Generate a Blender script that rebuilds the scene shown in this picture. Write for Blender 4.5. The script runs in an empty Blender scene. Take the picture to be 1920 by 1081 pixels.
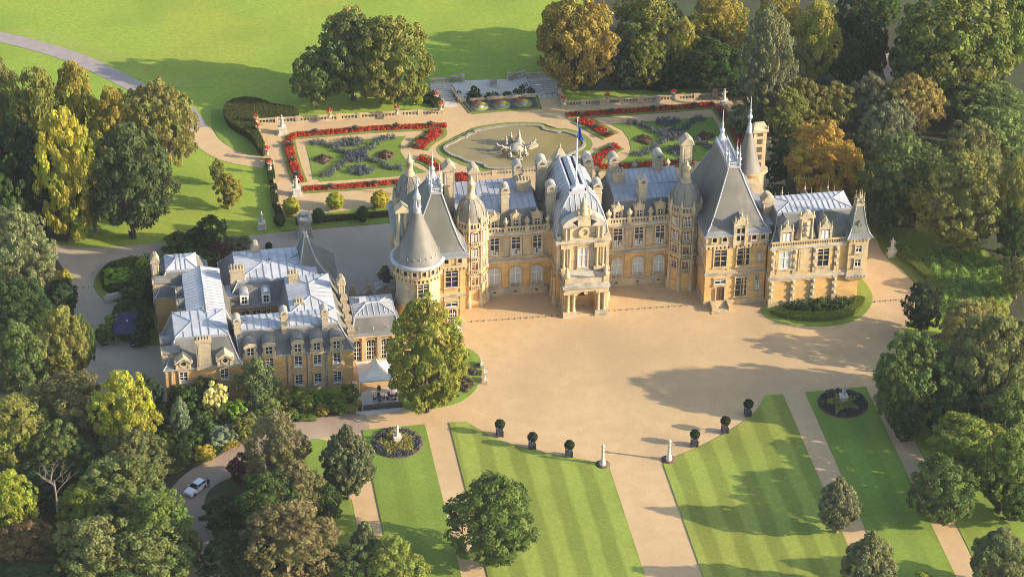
import bpy, math, random
import numpy as np
from mathutils import Matrix, Vector
R = math.radians
scene = bpy.context.scene
COL = scene.collection

# ---------------------------------------------------------------- camera
# world: X along the house front, Y away from the camera, Z up, metres; origin on the drive in front of the porch
CAM_ROT = np.array([[0.9864931, -0.16351545, 0.00969843],     # camera right, down and forward, as rows
                    [-0.080089, -0.53313354, -0.84223179],
                    [0.14288847, 0.83007911, -0.53902834]])
CAM_LOC = np.array([-87.356, -426.9732, 284.607])
cam_data = bpy.data.cameras.new('camera')
cam = bpy.data.objects.new('camera', cam_data); COL.objects.link(cam)
r_, d_, f_ = CAM_ROT
cam.matrix_world = Matrix(((r_[0], -d_[0], -f_[0], CAM_LOC[0]), (r_[1], -d_[1], -f_[1], CAM_LOC[1]),
                           (r_[2], -d_[2], -f_[2], CAM_LOC[2]), (0, 0, 0, 1)))
cam_data.sensor_width = 36.0; cam_data.lens = 99.0
cam_data.clip_start = 5; cam_data.clip_end = 6000
scene.camera = cam

# ---------------------------------------------------------------- sky and sun
SUN_EL = R(20.0); SUN_DIR = Vector((0.932, -0.362, 0)).normalized()
world = bpy.data.worlds.new('World'); scene.world = world; world.use_nodes = True
wn = world.node_tree.nodes; wl = world.node_tree.links
sky = wn.new('ShaderNodeTexSky'); sky.sky_type = 'NISHITA'; sky.sun_disc = False
sky.sun_elevation = SUN_EL; sky.sun_rotation = math.atan2(SUN_DIR.x, SUN_DIR.y)
sky.dust_density = 1.5; sky.air_density = 1.0
bg = wn['Background']; wl.new(sky.outputs[0], bg.inputs[0]); bg.inputs[1].default_value = 0.15
sun_data = bpy.data.lights.new('sun', 'SUN'); sun_data.energy = 4.2; sun_data.angle = R(0.5)
sun_data.color = (1.0, 0.84, 0.63)
sun = bpy.data.objects.new('sun', sun_data); COL.objects.link(sun)
to_sun = Vector((SUN_DIR.x * math.cos(SUN_EL), SUN_DIR.y * math.cos(SUN_EL), math.sin(SUN_EL)))
sun.rotation_euler = to_sun.to_track_quat('Z', 'Y').to_euler(); sun.location = (300, -120, 150)
scene.view_settings.view_transform = 'Standard'; scene.view_settings.look = 'None'
scene.view_settings.exposure = 1.28; scene.view_settings.gamma = 1.0
scene.render.engine = 'CYCLES'
scene.cycles.use_denoising = True; scene.cycles.filter_width = 0.9; scene.cycles.max_bounces = 5; scene.cycles.diffuse_bounces = 3; scene.cycles.glossy_bounces = 2
scene.cycles.transmission_bounces = 2; scene.cycles.transparent_max_bounces = 4; scene.cycles.volume_bounces = 0

# ---------------------------------------------------------------- from a measured picture point to its place on the estate
def ray(px, py): return CAM_ROT.T @ np.array([(px - 960) / 5280.0, (py - 540.5) / 5280.0, 1.0])
def G(px, py, z=0.0):
    d = ray(px, py); t = (z - CAM_LOC[2]) / d[2]; p = CAM_LOC + t * d
    return (float(p[0]), float(p[1]), z)
def on_y(px, py, y):
    d = ray(px, py); t = (y - CAM_LOC[1]) / d[1]; p = CAM_LOC + t * d
    return (float(p[0]), y, float(p[2]))
def GP(pts, z=0.0): return [G(x, y, z)[:2] for x, y in pts]

# ---------------------------------------------------------------- naming
def tag(o, label=None, cat=None, group=None, kind=None):
    if label: o['label'] = label
    if cat: o['category'] = cat
    if group: o['group'] = group
    if kind: o['kind'] = kind
    return o
def empty(name, loc, label, cat, group=None, rz=0):
    o = bpy.data.objects.new(name, None); COL.objects.link(o)
    o.location = loc; o.rotation_euler = (0, 0, rz); o.empty_display_size = 0.5
    return tag(o, label, cat, group)
def adopt(o, parent):          # parent a mesh made in world coordinates
    o.parent = parent
    o.matrix_parent_inverse = (Matrix.Translation(parent.location) @ parent.rotation_euler.to_matrix().to_4x4()).inverted()
def put(name, mesh, loc, rz=0, parent=None, scale=(1, 1, 1), world=True):
    o = bpy.data.objects.new(name, mesh); COL.objects.link(o)
    o.location = loc; o.rotation_euler = (0, 0, rz); o.scale = scale
    if parent:
        o.parent = parent
        if world: adopt(o, parent)
    return o
def copy_tree(o, parent=None):
    c = o.copy(); COL.objects.link(c)
    if parent: c.parent = parent
    for ch in list(o.children): copy_tree(ch, c)
    return c

# ---------------------------------------------------------------- mesh builder
class MB:
    def __init__(s): s.v = []; s.f = []; s.m = []; s.s = []
    def add(s, vs, fs, m=0, smooth=False):
        b = len(s.v); s.v += [tuple(map(float, v)) for v in vs]
        for f in fs: s.f.append([i + b for i in f]); s.m.append(m); s.s.append(smooth)
        return s
    def box(s, x0, x1, y0, y1, z0, z1, m=0):
        return s.add([(x0,y0,z0),(x1,y0,z0),(x1,y1,z0),(x0,y1,z0),(x0,y0,z1),(x1,y0,z1),(x1,y1,z1),(x0,y1,z1)],
              [(0,3,2,1),(4,5,6,7),(0,1,5,4),(1,2,6,5),(2,3,7,6),(3,0,4,7)], m)
    def obox(s, cx, cy, z0, z1, w, d, rz=0, m=0):
        c, n = math.cos(rz), math.sin(rz); q = []
        for x, y in ((-w/2,-d/2),(w/2,-d/2),(w/2,d/2),(-w/2,d/2)): q.append((cx + x*c - y*n, cy + x*n + y*c))
        return s.prism(q, z0, z1, m)
    def prism(s, q, z0, z1, m=0, mside=None):
        a = sum(q[i][0]*q[(i+1) % len(q)][1] - q[(i+1) % len(q)][0]*q[i][1] for i in range(len(q)))
        if a < 0: q = q[::-1]
        n = len(q); vs = [(x,y,z0) for x,y in q] + [(x,y,z1) for x,y in q]
        s.add(vs, [tuple(range(n,2*n)), tuple(range(n-1,-1,-1))], m)
        b = len(s.v) - 2*n
        for i in range(n):
            j = (i+1) % n; s.f.append([b+i, b+j, b+n+j, b+n+i]); s.m.append(m if mside is None else mside); s.s.append(False)
        return s
    def loft(s, rings, m=0, cap=True, smooth=False, closed=True):
        n = len(rings[0]); vs = [p for r in rings for p in r]; fs = []
        for k in range(len(rings)-1):
            for i in range(n if closed else n-1):
                j = (i+1) % n; fs.append((k*n+i, k*n+j, (k+1)*n+j, (k+1)*n+i))
        s.add(vs, fs, m, smooth)
        if cap: s.add(rings[-1], [tuple(range(n))], m); s.add(rings[0], [tuple(range(n-1,-1,-1))], m)
        return s
    def rects(s, levels, m=0, cap=True, smooth=False):      # levels: (x0,x1,y0,y1,z)
        return s.loft([[(a,c,z),(b,c,z),(b,d,z),(a,d,z)] for a,b,c,d,z in levels], m, cap, smooth)
    def lathe(s, cx, cy, prof, n=20, m=0, smooth=True, a0=0):
        rings = [[(cx+r*math.cos(a0+2*math.pi*i/n), cy+r*math.sin(a0+2*math.pi*i/n), z) for i in range(n)] for r, z in prof]
        return s.loft(rings, m, True, smooth)
    def tube(s, path, rad, n=6, m=0, smooth=True):
        if not hasattr(rad, '__len__'): rad = [rad]*len(path)
        P = [Vector(p) for p in path]; rings = []; up = None
        for i, p in enumerate(P):
            t = (P[min(i+1,len(P)-1)] - P[max(i-1,0)]).normalized()
            ref = Vector((0,0,1)) if abs(t.z) < .9 else Vector((1,0,0))
            a = t.cross(ref).normalized(); b = a.cross(t)
            rings.append([tuple(p + (a*math.cos(2*math.pi*k/n) - b*math.sin(2*math.pi*k/n))*rad[i]) for k in range(n)])
        return s.loft(rings, m, True, smooth)
    def ball(s, c, r, n=10, m=0, sz=None):
        sz = sz or r; pr = [(max(.001, r*math.sin(math.pi*k/6)), c[2]-sz*math.cos(math.pi*k/6)) for k in range(7)]
        return s.lathe(c[0], c[1], pr, n, m)
    def ribbon(s, pts, w, z0, z1, m=0, closed=False, mside=None):     # strip of width w with real height along a path
        L, Rr = offset(pts, w/2, closed), offset(pts, -w/2, closed); n = len(pts)
        for i in range(n if closed else n-1):
            j = (i+1) % n
            s.add([(*L[i],z1),(*Rr[i],z1),(*Rr[j],z1),(*L[j],z1)], [(3,2,1,0)[::-1]], m)
            if z1 > z0 + .001:
                k = m if mside is None else mside
                s.add([(*L[i],z0),(*L[j],z0),(*L[j],z1),(*L[i],z1)], [(0,1,2,3)], k)
                s.add([(*Rr[i],z0),(*Rr[j],z0),(*Rr[j],z1),(*Rr[i],z1)], [(3,2,1,0)], k)
        if not closed and z1 > z0 + .001:
            for i in (0, n-1): s.add([(*L[i],z0),(*Rr[i],z0),(*Rr[i],z1),(*L[i],z1)], [(0,1,2,3)], m)
        return s
    def balusters(s, p0, p1, z0, h, m=0, step=.55, t=.32):
        p0, p1 = Vector(p0), Vector(p1); L = (p1-p0).length; a = math.atan2(p1.y-p0.y, p1.x-p0.x); c = (p0+p1)/2
        s.obox(c.x, c.y, z0, z0+h*.2, L, t, a, m); s.obox(c.x, c.y, z0+h*.8, z0+h, L, t*1.15, a, m)
        n = max(2, int(L/step))
        for i in range(n):
            q = p0.lerp(p1, (i+.5)/n); s.obox(q.x, q.y, z0+h*.2, z0+h*.8, step*.42, t*.6, a, m)
        return s
    def arch(s, cx, y0, y1, zs, w, rise, m=0, n=8):           # solid half round head (filled), width w
        q = [(cx + w/2*math.cos(math.pi*k/n), zs + rise*math.sin(math.pi*k/n)) for k in range(n+1)]
        vs = [(x,y0,z) for x,z in q] + [(x,y1,z) for x,z in q]; k = n+1
        s.add(vs, [tuple(range(n,-1,-1)), tuple(range(k,2*k))] + [(i,i+1,k+i+1,k+i) for i in range(n)] + [(n,0,k,2*k-1)], m)
        return s
    def profile_y(s, q, y0, y1, m=0):                          # outline q in (x,z) extruded along Y
        n = len(q); vs = [(x,y0,z) for x,z in q] + [(x,y1,z) for x,z in q]
        return s.add(vs, [tuple(range(n-1,-1,-1))[::-1], tuple(range(2*n-1,n-1,-1))] + [(i,(i+1)%n,n+(i+1)%n,n+i)[::-1] for i in range(n)], m)
    def mesh(s, name, mats):
        me = bpy.data.meshes.new(name); me.from_pydata(s.v, [], s.f)
        for q in (mats if isinstance(mats, (list, tuple)) else [mats]): me.materials.append(M[q])
        me.polygons.foreach_set('material_index', s.m); me.polygons.foreach_set('use_smooth', s.s); me.update()
        return me
    def build(s, name, mats, parent=None):
        o = bpy.data.objects.new(name, s.mesh(name, mats)); COL.objects.link(o)
        if parent: adopt(o, parent)
        return o
def offset(pts, d, closed=False):
    n = len(pts); out = []
    for i in range(n):
        a = pts[(i-1) % n] if (closed or i > 0) else pts[i]; b = pts[(i+1) % n] if (closed or i < n-1) else pts[i]
        tx, ty = b[0]-a[0], b[1]-a[1]; l = math.hypot(tx, ty) or 1
        out.append((pts[i][0] - ty/l*d, pts[i][1] + tx/l*d))
    return out
def smooth_path(pts, k=4, closed=False):
    n = len(pts); out = []
    for i in range(n if closed else n-1):
        p = [np.array(pts[j % n] if closed else pts[min(max(j,0),n-1)], float) for j in (i-1,i,i+1,i+2)]
        for t in np.arange(k)/k:
            out.append(tuple(.5*((2*p[1]) + (-p[0]+p[2])*t + (2*p[0]-5*p[1]+4*p[2]-p[3])*t*t + (-p[0]+3*p[1]-3*p[2]+p[3])*t**3)))
    if not closed: out.append(tuple(pts[-1]))
    return out

# ---------------------------------------------------------------- materials
M = {}
def mat(name, c1, c2=None, scale=.5, detail=4, rough=.85, c3=None, s3=.05, bump=0, bscale=3, metal=0, lo=.35, hi=.65, stretch=(1,1,1), spec=.3, f3=.5, coord='Object', courses=None):
    m = bpy.data.materials.new(name); m.use_nodes = True; nt = m.node_tree; N = nt.nodes; L = nt.links
    b = N['Principled BSDF']; b.inputs['Roughness'].default_value = rough; b.inputs['Metallic'].default_value = metal
    b.inputs['Specular IOR Level'].default_value = spec
    tc = N.new('ShaderNodeTexCoord'); mp = N.new('ShaderNodeMapping'); mp.inputs['Scale'].default_value = stretch
    L.new(tc.outputs[coord], mp.inputs[0]); out = None
    def noise(sc, de):
        n = N.new('ShaderNodeTexNoise'); n.inputs['Scale'].default_value = sc; n.inputs['Detail'].default_value = de
        L.new(mp.outputs[0], n.inputs['Vector']); return n
    def mix(fac, a, bcol, blend='MIX', f=None):
        x = N.new('ShaderNodeMix'); x.data_type = 'RGBA'; x.blend_type = blend
        if fac is not None: L.new(fac, x.inputs[0])
        else: x.inputs[0].default_value = f
        for k, v in ((6, a), (7, bcol)):
            if isinstance(v, tuple): x.inputs[k].default_value = (*v, 1)
            else: L.new(v, x.inputs[k])
        return x.outputs[2]
    def ramp(o, lo, hi):
        r = N.new('ShaderNodeMapRange'); r.inputs[1].default_value = lo; r.inputs[2].default_value = hi; L.new(o, r.inputs[0]); return r.outputs[0]
    col = c1
    if c2: col = mix(ramp(noise(scale, detail).outputs[0], lo, hi), c1, c2)
    if c3:
        r = ramp(noise(s3, 3).outputs[0], .45, .45 + f3*.4); col = mix(r, col, c3)
    if name in ('gravel','grey_gravel'):            # raked arcs, wheel tracks and damp patches
        col = mix(ramp(noise(2.2, 6).outputs[0], .3, .7), mix(None, col, (.90,.90,.89), 'MULTIPLY', 1.0), col)
        col = mix(ramp(noise(.022, 4).outputs[0], .5, .66), col, mix(None, col, (.88,.89,.91), 'MULTIPLY', 1.0))
    if courses:                                     # ashlar courses: thin darker joints
        br = N.new('ShaderNodeTexBrick'); br.inputs['Scale'].default_value = 1; br.inputs['Mortar Size'].default_value = .02
        br.inputs['Brick Width'].default_value = courses[1]; br.inputs['Row Height'].default_value = courses[0]
        br.inputs['Color1'].default_value = (1,1,1,1); br.inputs['Color2'].default_value = (.8,.8,.8,1); br.inputs['Mortar'].default_value = (.62,.6,.58,1)
        cx = N.new('ShaderNodeSeparateXYZ'); L.new(tc.outputs['Object'], cx.inputs[0])
        ad = N.new('ShaderNodeMath'); L.new(cx.outputs[0], ad.inputs[0]); L.new(cx.outputs[1], ad.inputs[1])
        cb = N.new('ShaderNodeCombineXYZ'); L.new(ad.outputs[0], cb.inputs[0]); L.new(cx.outputs[2], cb.inputs[1])
        L.new(cb.outputs[0], br.inputs['Vector']); col = mix(None, col, br.outputs[0], 'MULTIPLY', .8)
    if isinstance(col, tuple): b.inputs['Base Color'].default_value = (*col, 1)
    else: L.new(col, b.inputs['Base Color'])
    if bump:
        bp = N.new('ShaderNodeBump'); bp.inputs['Strength'].default_value = bump; bp.inputs['Distance'].default_value = .1
        L.new(noise(bscale, 4).outputs[0], bp.inputs['Height']); L.new(bp.outputs[0], b.inputs['Normal'])
    M[name] = m; return m
mat('golden_stone', (.64,.355,.108), (.64,.425,.18), .45, 5, c3=(.49,.32,.14), s3=.25, courses=(.45,1.1), lo=.3, hi=.7, stretch=(1,1,2))
mat('pale_stone', (.52,.372,.188), (.56,.428,.25), .8, 5, c3=(.36,.30,.21), s3=.35, bump=.3, courses=(.45,1.3), stretch=(1.4,1.4,.4))
mat('grey_stone', (.36,.33,.27), (.48,.43,.34), 1.0, 5, c3=(.22,.21,.18), s3=.5, bump=.3)
mat('carved_stone', (.44,.335,.195), (.51,.41,.26), 1.5, 5, c3=(.29,.25,.185), s3=.6, bump=.8, bscale=4)
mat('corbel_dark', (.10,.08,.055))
mat('dome_stone', (.19,.175,.145), (.25,.23,.19), .8, 5, c3=(.14,.13,.11), s3=.4, bump=.3)
mat('slate', (.130,.124,.112), (.175,.166,.148), .8, 5, rough=.6, c3=(.095,.097,.082), s3=.14, stretch=(1,1,.25), bump=.15, bscale=6, spec=.4)
mat('mossy_slate', (.12,.125,.105), (.16,.16,.15), .8, 5, rough=.6, c3=(.085,.10,.055), s3=.25, stretch=(1,1,.3), spec=.35)
mat('lead', (.315,.325,.345), (.385,.39,.405), .5, 4, rough=.5, c3=(.25,.265,.29), s3=.18, spec=.5, metal=.15)
mat('lead_dark', (.22,.24,.28), (.30,.32,.36), .6, 4, rough=.45, spec=.5)
mat('lead_grey', (.30,.31,.34), (.42,.43,.45), 2.0, 4, rough=.5, spec=.5)
mat('kerb_stone', (.30,.265,.205), (.22,.20,.16), 1.0, 5, bump=.3)
mat('lead_white', (.42,.43,.45), (.50,.505,.515), .5, 4, rough=.55, c3=(.34,.35,.375), s3=.2)
mat('glass', (.015,.018,.024), rough=.12, spec=.5)
mat('blind', (.46,.45,.41), (.40,.39,.36), 1.0)
mat('red_curtain', (.16,.035,.05), (.09,.03,.04), 2.0, rough=.5)
mat('white_paint', (.72,.71,.66), rough=.5)
mat('window_void', (.02,.017,.015), (.05,.04,.03), 1.5)
mat('oak_door', (.14,.065,.03), (.09,.04,.02), 3, rough=.5)
mat('green_door', (.40,.46,.42), (.34,.41,.37), 3, rough=.5)
mat('gravel', (.475,.328,.168), (.52,.368,.198), .35, 6, c3=(.415,.295,.165), s3=.045, bump=.4, bscale=9, f3=.9)
mat('track_gravel', (.495,.35,.188), (.455,.32,.17), 1.2, 6, c3=(.48,.334,.174), s3=.2, bump=.3, bscale=9, f3=1.0)
mat('grey_gravel', (.37,.30,.225), (.41,.335,.25), .3, 6, c3=(.32,.265,.20), s3=.06, bump=.4, bscale=9, f3=.9)
mat('drive_gravel', (.30,.225,.165), (.25,.19,.145), .4, 6, c3=(.36,.28,.20), s3=.1, bump=.3, bscale=9)
mat('tarmac', (.25,.215,.20), (.285,.25,.23), .5, 5, bump=.2, bscale=9)
mat('paving', (.50,.455,.385), (.42,.385,.33), .4, 6, c3=(.55,.50,.42), s3=.2, bump=.3)
mat('soil', (.085,.055,.035), (.12,.075,.045), 1.5, 4)
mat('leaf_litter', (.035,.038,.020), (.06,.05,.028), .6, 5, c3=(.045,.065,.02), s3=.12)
mat('pond_water', (.225,.178,.075), (.255,.20,.082), .12, 4, rough=.3, c3=(.17,.145,.07), s3=.08, spec=.22, bump=.05, bscale=1.5)
mat('metal_dark', (.03,.03,.033), rough=.5)
mat('navy_cloth', (.022,.03,.075), (.03,.04,.09), 1.0, rough=.8)
mat('canvas_white', (.62,.585,.50), (.68,.645,.56), .8, rough=.8)
mat('fountain_stone', (.43,.39,.315), (.32,.285,.22), 1.5, 4, rough=.7, c3=(.22,.20,.15), s3=.8, bump=.5)
mat('chimney_stone', (.40,.325,.215), (.46,.385,.27), .9, 5, c3=(.27,.23,.17), s3=.5, bump=.4, courses=(.4,1.0), stretch=(1.4,1.4,.5))
mat('marble', (.58,.53,.44), (.47,.43,.35), 2.5, 4, rough=.6, c3=(.40,.37,.31), s3=1.2)
mat('red_brick', (.20,.085,.045), (.26,.12,.065), 2, 4)
mat('car_paint', (.80,.82,.85), rough=.25, spec=.6)
mat('car_blue', (.02,.03,.09), rough=.3, spec=.6)
mat('rubber', (.02,.02,.02), rough=.8)
mat('flag_blue', (.03,.06,.42), rough=.8)
mat('planter_paint', (.025,.03,.045), (.035,.04,.055), 3, rough=.5)
mat('skin', (.35,.2,.14)); mat('dark_cloth', (.02,.02,.03))
mat('sign_board', (.5,.5,.5))
def grass(name, a, b, stripe=0, period=5.4, axis=0, phase=0, c=None):
    m = mat(name, a, b, .9, 6, rough=.95, c3=c or tuple(x*.8 for x in a), s3=.06, bump=.5, bscale=6, spec=.1, f3=.8)
    nt = m.node_tree; N, L = nt.nodes, nt.links; bs = N['Principled BSDF']
    fin = N.new('ShaderNodeTexNoise'); fin.inputs['Scale'].default_value = 3.2; fin.inputs['Detail'].default_value = 6
    tc = N['Texture Coordinate']; L.new(tc.outputs['Object'], fin.inputs['Vector'])
    x = N.new('ShaderNodeMix'); x.data_type = 'RGBA'; x.blend_type = 'OVERLAY'; x.inputs[0].default_value = .35
    L.new(bs.inputs['Base Color'].links[0].from_socket, x.inputs[6]); L.new(fin.outputs[0], x.inputs[7]); col = x.outputs[2]
    pn = N.new('ShaderNodeTexNoise'); pn.inputs['Scale'].default_value = .028; pn.inputs['Detail'].default_value = 5; pn.inputs['Distortion'].default_value = .6; L.new(tc.outputs['Object'], pn.inputs['Vector'])
    pr = N.new('ShaderNodeMapRange'); pr.inputs[1].default_value = .42; pr.inputs[2].default_value = .62; L.new(pn.outputs[0], pr.inputs[0])   # drier and lusher patches of turf
    pm = N.new('ShaderNodeMix'); pm.data_type = 'RGBA'; pm.blend_type = 'MULTIPLY'; L.new(pr.outputs[0], pm.inputs[0]); L.new(col, pm.inputs[6]); pm.inputs[7].default_value = (1.16,1.0,1.05,1); col = pm.outputs[2]
    if stripe:                                     # mown stripes: the mower lays the grass to and fro
        sp = N.new('ShaderNodeSeparateXYZ'); L.new(tc.outputs['Object'], sp.inputs[0])
        wob = N.new('ShaderNodeTexNoise'); wob.inputs['Scale'].default_value = .12; L.new(tc.outputs['Object'], wob.inputs['Vector'])
        ma = N.new('ShaderNodeMath'); ma.operation = 'MULTIPLY_ADD'; L.new(wob.outputs[0], ma.inputs[0]); ma.inputs[1].default_value = .9
        L.new(sp.outputs[axis], ma.inputs[2])
        m2 = N.new('ShaderNodeMath'); m2.operation = 'MULTIPLY_ADD'; L.new(ma.outputs[0], m2.inputs[0]); m2.inputs[1].default_value = 2*math.pi/period; m2.inputs[2].default_value = phase
        sn = N.new('ShaderNodeMath'); sn.operation = 'SINE'; L.new(m2.outputs[0], sn.inputs[0])
        mr = N.new('ShaderNodeMapRange'); mr.inputs[1].default_value = -.35; mr.inputs[2].default_value = .35
        mr.inputs[3].default_value = 1 - stripe; mr.inputs[4].default_value = 1 + stripe; L.new(sn.outputs[0], mr.inputs[0])
        y = N.new('ShaderNodeMix'); y.data_type = 'RGBA'; y.blend_type = 'MULTIPLY'; y.inputs[0].default_value = 1
        L.new(col, y.inputs[6]); L.new(mr.outputs[0], y.inputs[7]); col = y.outputs[2]
    L.new(col, bs.inputs['Base Color'])
grass('park_grass', (.195,.275,.036), (.23,.31,.044), c=(.160,.245,.036))
grass('lawn_grass', (.190,.238,.044), (.212,.26,.05), .15, 5.4, 0, 1.9)
grass('strip_grass', (.152,.228,.038), (.172,.248,.042), .06, 5.4, 0, 1.0)
grass('garden_grass', (.135,.20,.032), (.16,.225,.036))
grass('edge_grass', (.14,.185,.04), (.165,.215,.045))
grass('rough_grass', (.205,.275,.045), (.235,.295,.055))
def foliage(name):
    m = bpy.data.materials.new(name); m.use_nodes = True; nt = m.node_tree; N, L = nt.nodes, nt.links; N.remove(N['Principled BSDF'])
    oi = N.new('ShaderNodeObjectInfo'); at = N.new('ShaderNodeAttribute'); at.attribute_name = 'tint'
    mr = N.new('ShaderNodeMapRange'); mr.inputs[3].default_value = .62; mr.inputs[4].default_value = 1.42; L.new(at.outputs['Fac'], mr.inputs[0])
    mu = N.new('ShaderNodeMix'); mu.data_type = 'RGBA'; mu.blend_type = 'MULTIPLY'; mu.inputs[0].default_value = 1
    L.new(oi.outputs['Color'], mu.inputs[6]); L.new(mr.outputs[0], mu.inputs[7])
    hs = N.new('ShaderNodeHueSaturation')          # some clumps turn yellower than others
    tc = N.new('ShaderNodeTexCoord'); ns = N.new('ShaderNodeTexNoise'); ns.inputs['Scale'].default_value = 1.8; ns.inputs['Detail'].default_value = 2
    L.new(tc.outputs['Object'], ns.inputs['Vector']); h = N.new('ShaderNodeMapRange'); h.inputs[1].default_value = .3; h.inputs[2].default_value = .7
    h.inputs[3].default_value = .472; h.inputs[4].default_value = .525; L.new(ns.outputs[0], h.inputs[0]); L.new(h.outputs[0], hs.inputs['Hue'])
    L.new(mu.outputs[2], hs.inputs['Color'])
    d = N.new('ShaderNodeBsdfDiffuse'); t = N.new('ShaderNodeBsdfTranslucent'); mx = N.new('ShaderNodeMixShader'); mx.inputs[0].default_value = .42
    L.new(hs.outputs[0], d.inputs[0]); L.new(hs.outputs[0], t.inputs[0]); L.new(d.outputs[0], mx.inputs[1]); L.new(t.outputs[0], mx.inputs[2])
    L.new(mx.outputs[0], N['Material Output'].inputs[0]); M[name] = m
foliage('foliage')
mat('bark', (.13,.105,.075), (.19,.155,.115), 2, 4, stretch=(3,3,.5)); mat('dead_wood', (.22,.19,.145), (.17,.145,.11), 2)
# ================================================================ the setting: ground, drives, lawns
def sheet(name, pts, z, m, z0=None):
    mb = MB()
    if z0 is None: mb.add([(x,y,z) for x,y in pts], [tuple(range(len(pts)))]); 
    else: mb.prism(pts, z0, z, 0)
    o = mb.build(name, m)
    if z0 is None and sum(pts[i][0]*pts[(i+1)%len(pts)][1]-pts[(i+1)%len(pts)][0]*pts[i][1] for i in range(len(pts))) < 0: o.data.flip_normals()
    return tag(o, kind='structure')
sheet('ground', [(-1500,-700),(1500,-700),(1500,2200),(-1500,2200)], -.05, 'park_grass')
sheet('forecourt_gravel', [(-49.2,-140),(49.2,-140),(49.2,-30)] + GP([(1668,715),(1690,640),(1722,560),(1716,532),(1690,505),(1664,487),(1651,452),(1630,425)]) + [(40,25),(-40,25)] + GP([(690,600),(650,640),(655,740),(672,772),(600,786),(560,797)]) + [(-60,-34),(-49.2,-34)], 0, 'gravel')
sheet('terrace_gravel', GP([(58,452),(105,458),(150,464),(205,463),(270,458),(335,452),(440,445),(560,432),(748,417),(790,560),(640,620),(450,640),(325,700),(310,770),(190,775),(150,770),(148,650),(140,590),(135,530),(110,490),(85,470)]), .01, 'grey_gravel')
p = smooth_path(GP([(690,790),(610,800),(540,815),(470,846),(425,872),(380,895),(352,925),(350,960),(362,1000),(380,1050),(400,1120)]), 5)
mb = MB(); mb.ribbon(p, 6.2, 0, .004); tag(mb.build('service_drive', 'drive_gravel'), kind='structure')
GARDEN = GP([(478,227),(826,208),(812,157),(1046,150),(1052,195),(1392,171),(1440,240),(1470,330),(1490,420),(1250,420),(760,420),(520,404),(498,290)])
sheet('parterre_gravel', GARDEN, .012, 'gravel')
p = smooth_path(GP([(-40,62),(30,76),(90,92),(150,112),(205,137),(250,160),(300,182),(345,206),(372,240)]), 5)
mb = MB(); mb.ribbon(p, 4.3, 0, .004); tag(mb.build('park_road', 'tarmac'), kind='structure')
p = smooth_path(GP([(372,240),(390,267),(420,287),(455,297),(500,304)]), 5)
mb = MB(); mb.ribbon(p, 5.0, 0, .002); tag(mb.build('garden_path', 'gravel'), kind='structure')
mb = MB(); mb.ribbon(smooth_path(GP([(1676,160),(1670,138),(1662,112),(1657,100)])), 2.8, 0, .004); tag(mb.build('woodland_path', 'drive_gravel'), kind='structure')
# leaf litter under the woods
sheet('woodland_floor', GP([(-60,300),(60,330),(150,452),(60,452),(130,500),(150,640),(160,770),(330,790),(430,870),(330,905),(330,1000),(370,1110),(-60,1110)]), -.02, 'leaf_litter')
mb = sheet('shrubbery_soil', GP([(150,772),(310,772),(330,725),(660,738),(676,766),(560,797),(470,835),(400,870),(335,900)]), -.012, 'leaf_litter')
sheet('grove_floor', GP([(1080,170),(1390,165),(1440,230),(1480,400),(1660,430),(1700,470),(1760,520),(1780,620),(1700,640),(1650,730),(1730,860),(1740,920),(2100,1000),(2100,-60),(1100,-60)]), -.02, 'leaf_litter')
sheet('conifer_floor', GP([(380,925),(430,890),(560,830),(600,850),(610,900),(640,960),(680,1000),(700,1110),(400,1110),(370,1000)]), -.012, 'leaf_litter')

sheet('yard_paving', GP([(664,745),(690,728),(752,725),(750,770),(690,778),(668,775)]), .02, 'paving')
# lawns in front of the house: turf standing proud of the gravel
sheet('strip_lawn', [(-45.1,-140),(-34.1,-140),(-34.1,-29.8),(-45.1,-29.9)], .12, 'strip_grass', 0)
sheet('strip_lawn', [(34,-140),(45.1,-140),(45.1,-30.2),(34,-30.2)], .12, 'strip_grass', 0)
curve = smooth_path(GP([(873,790),(902,807),(935,824),(1000,843),(1065,857),(1113,865),(1141,871)]),5)
sheet('striped_lawn', [(-4.65,-140),(-29.9,-140),(-29.9,-29.9)] + curve, .12, 'lawn_grass', 0)
curve = smooth_path(GP([(1243.5,870),(1262,858),(1310,838),(1360,812),(1396,789),(1420,766),(1433,742)]),5)
sheet('striped_lawn', [(29.9,-140),(4.65,-140)] + curve + [(29.9,-30.2)], .12, 'lawn_grass', 0)
sheet('side_lawn', [(-49.3,-140),(-62,-140)] + GP([(560,840),(590,822)]) + [(-49.3,-33)], .10, 'strip_grass', -.04)
sheet('side_lawn', [(49.3,-140),(90,-140),(90,-30),(49.3,-30)], .06, 'strip_grass', -.04)
# rough mounds of the park: bank with hedge terrace by the parterre, verge, mown strips
p = smooth_path(GP([(408,212),(418,240),(440,262),(470,283),(497,296)]), 4)
sheet('mown_bank', GP([(395,205),(425,205),(430,230),(450,250),(475,268),(492,292),(470,292),(440,282),(412,262),(396,235)]), .03, 'strip_grass', -.05)
mb = MB(); mb.ribbon(smooth_path(GP([(-20,58),(60,66),(120,80),(190,105),(250,128),(320,150),(395,152)]), 5), 6, -.04, .0); tag(mb.build('hay_strip', 'rough_grass'), kind='structure')
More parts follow.
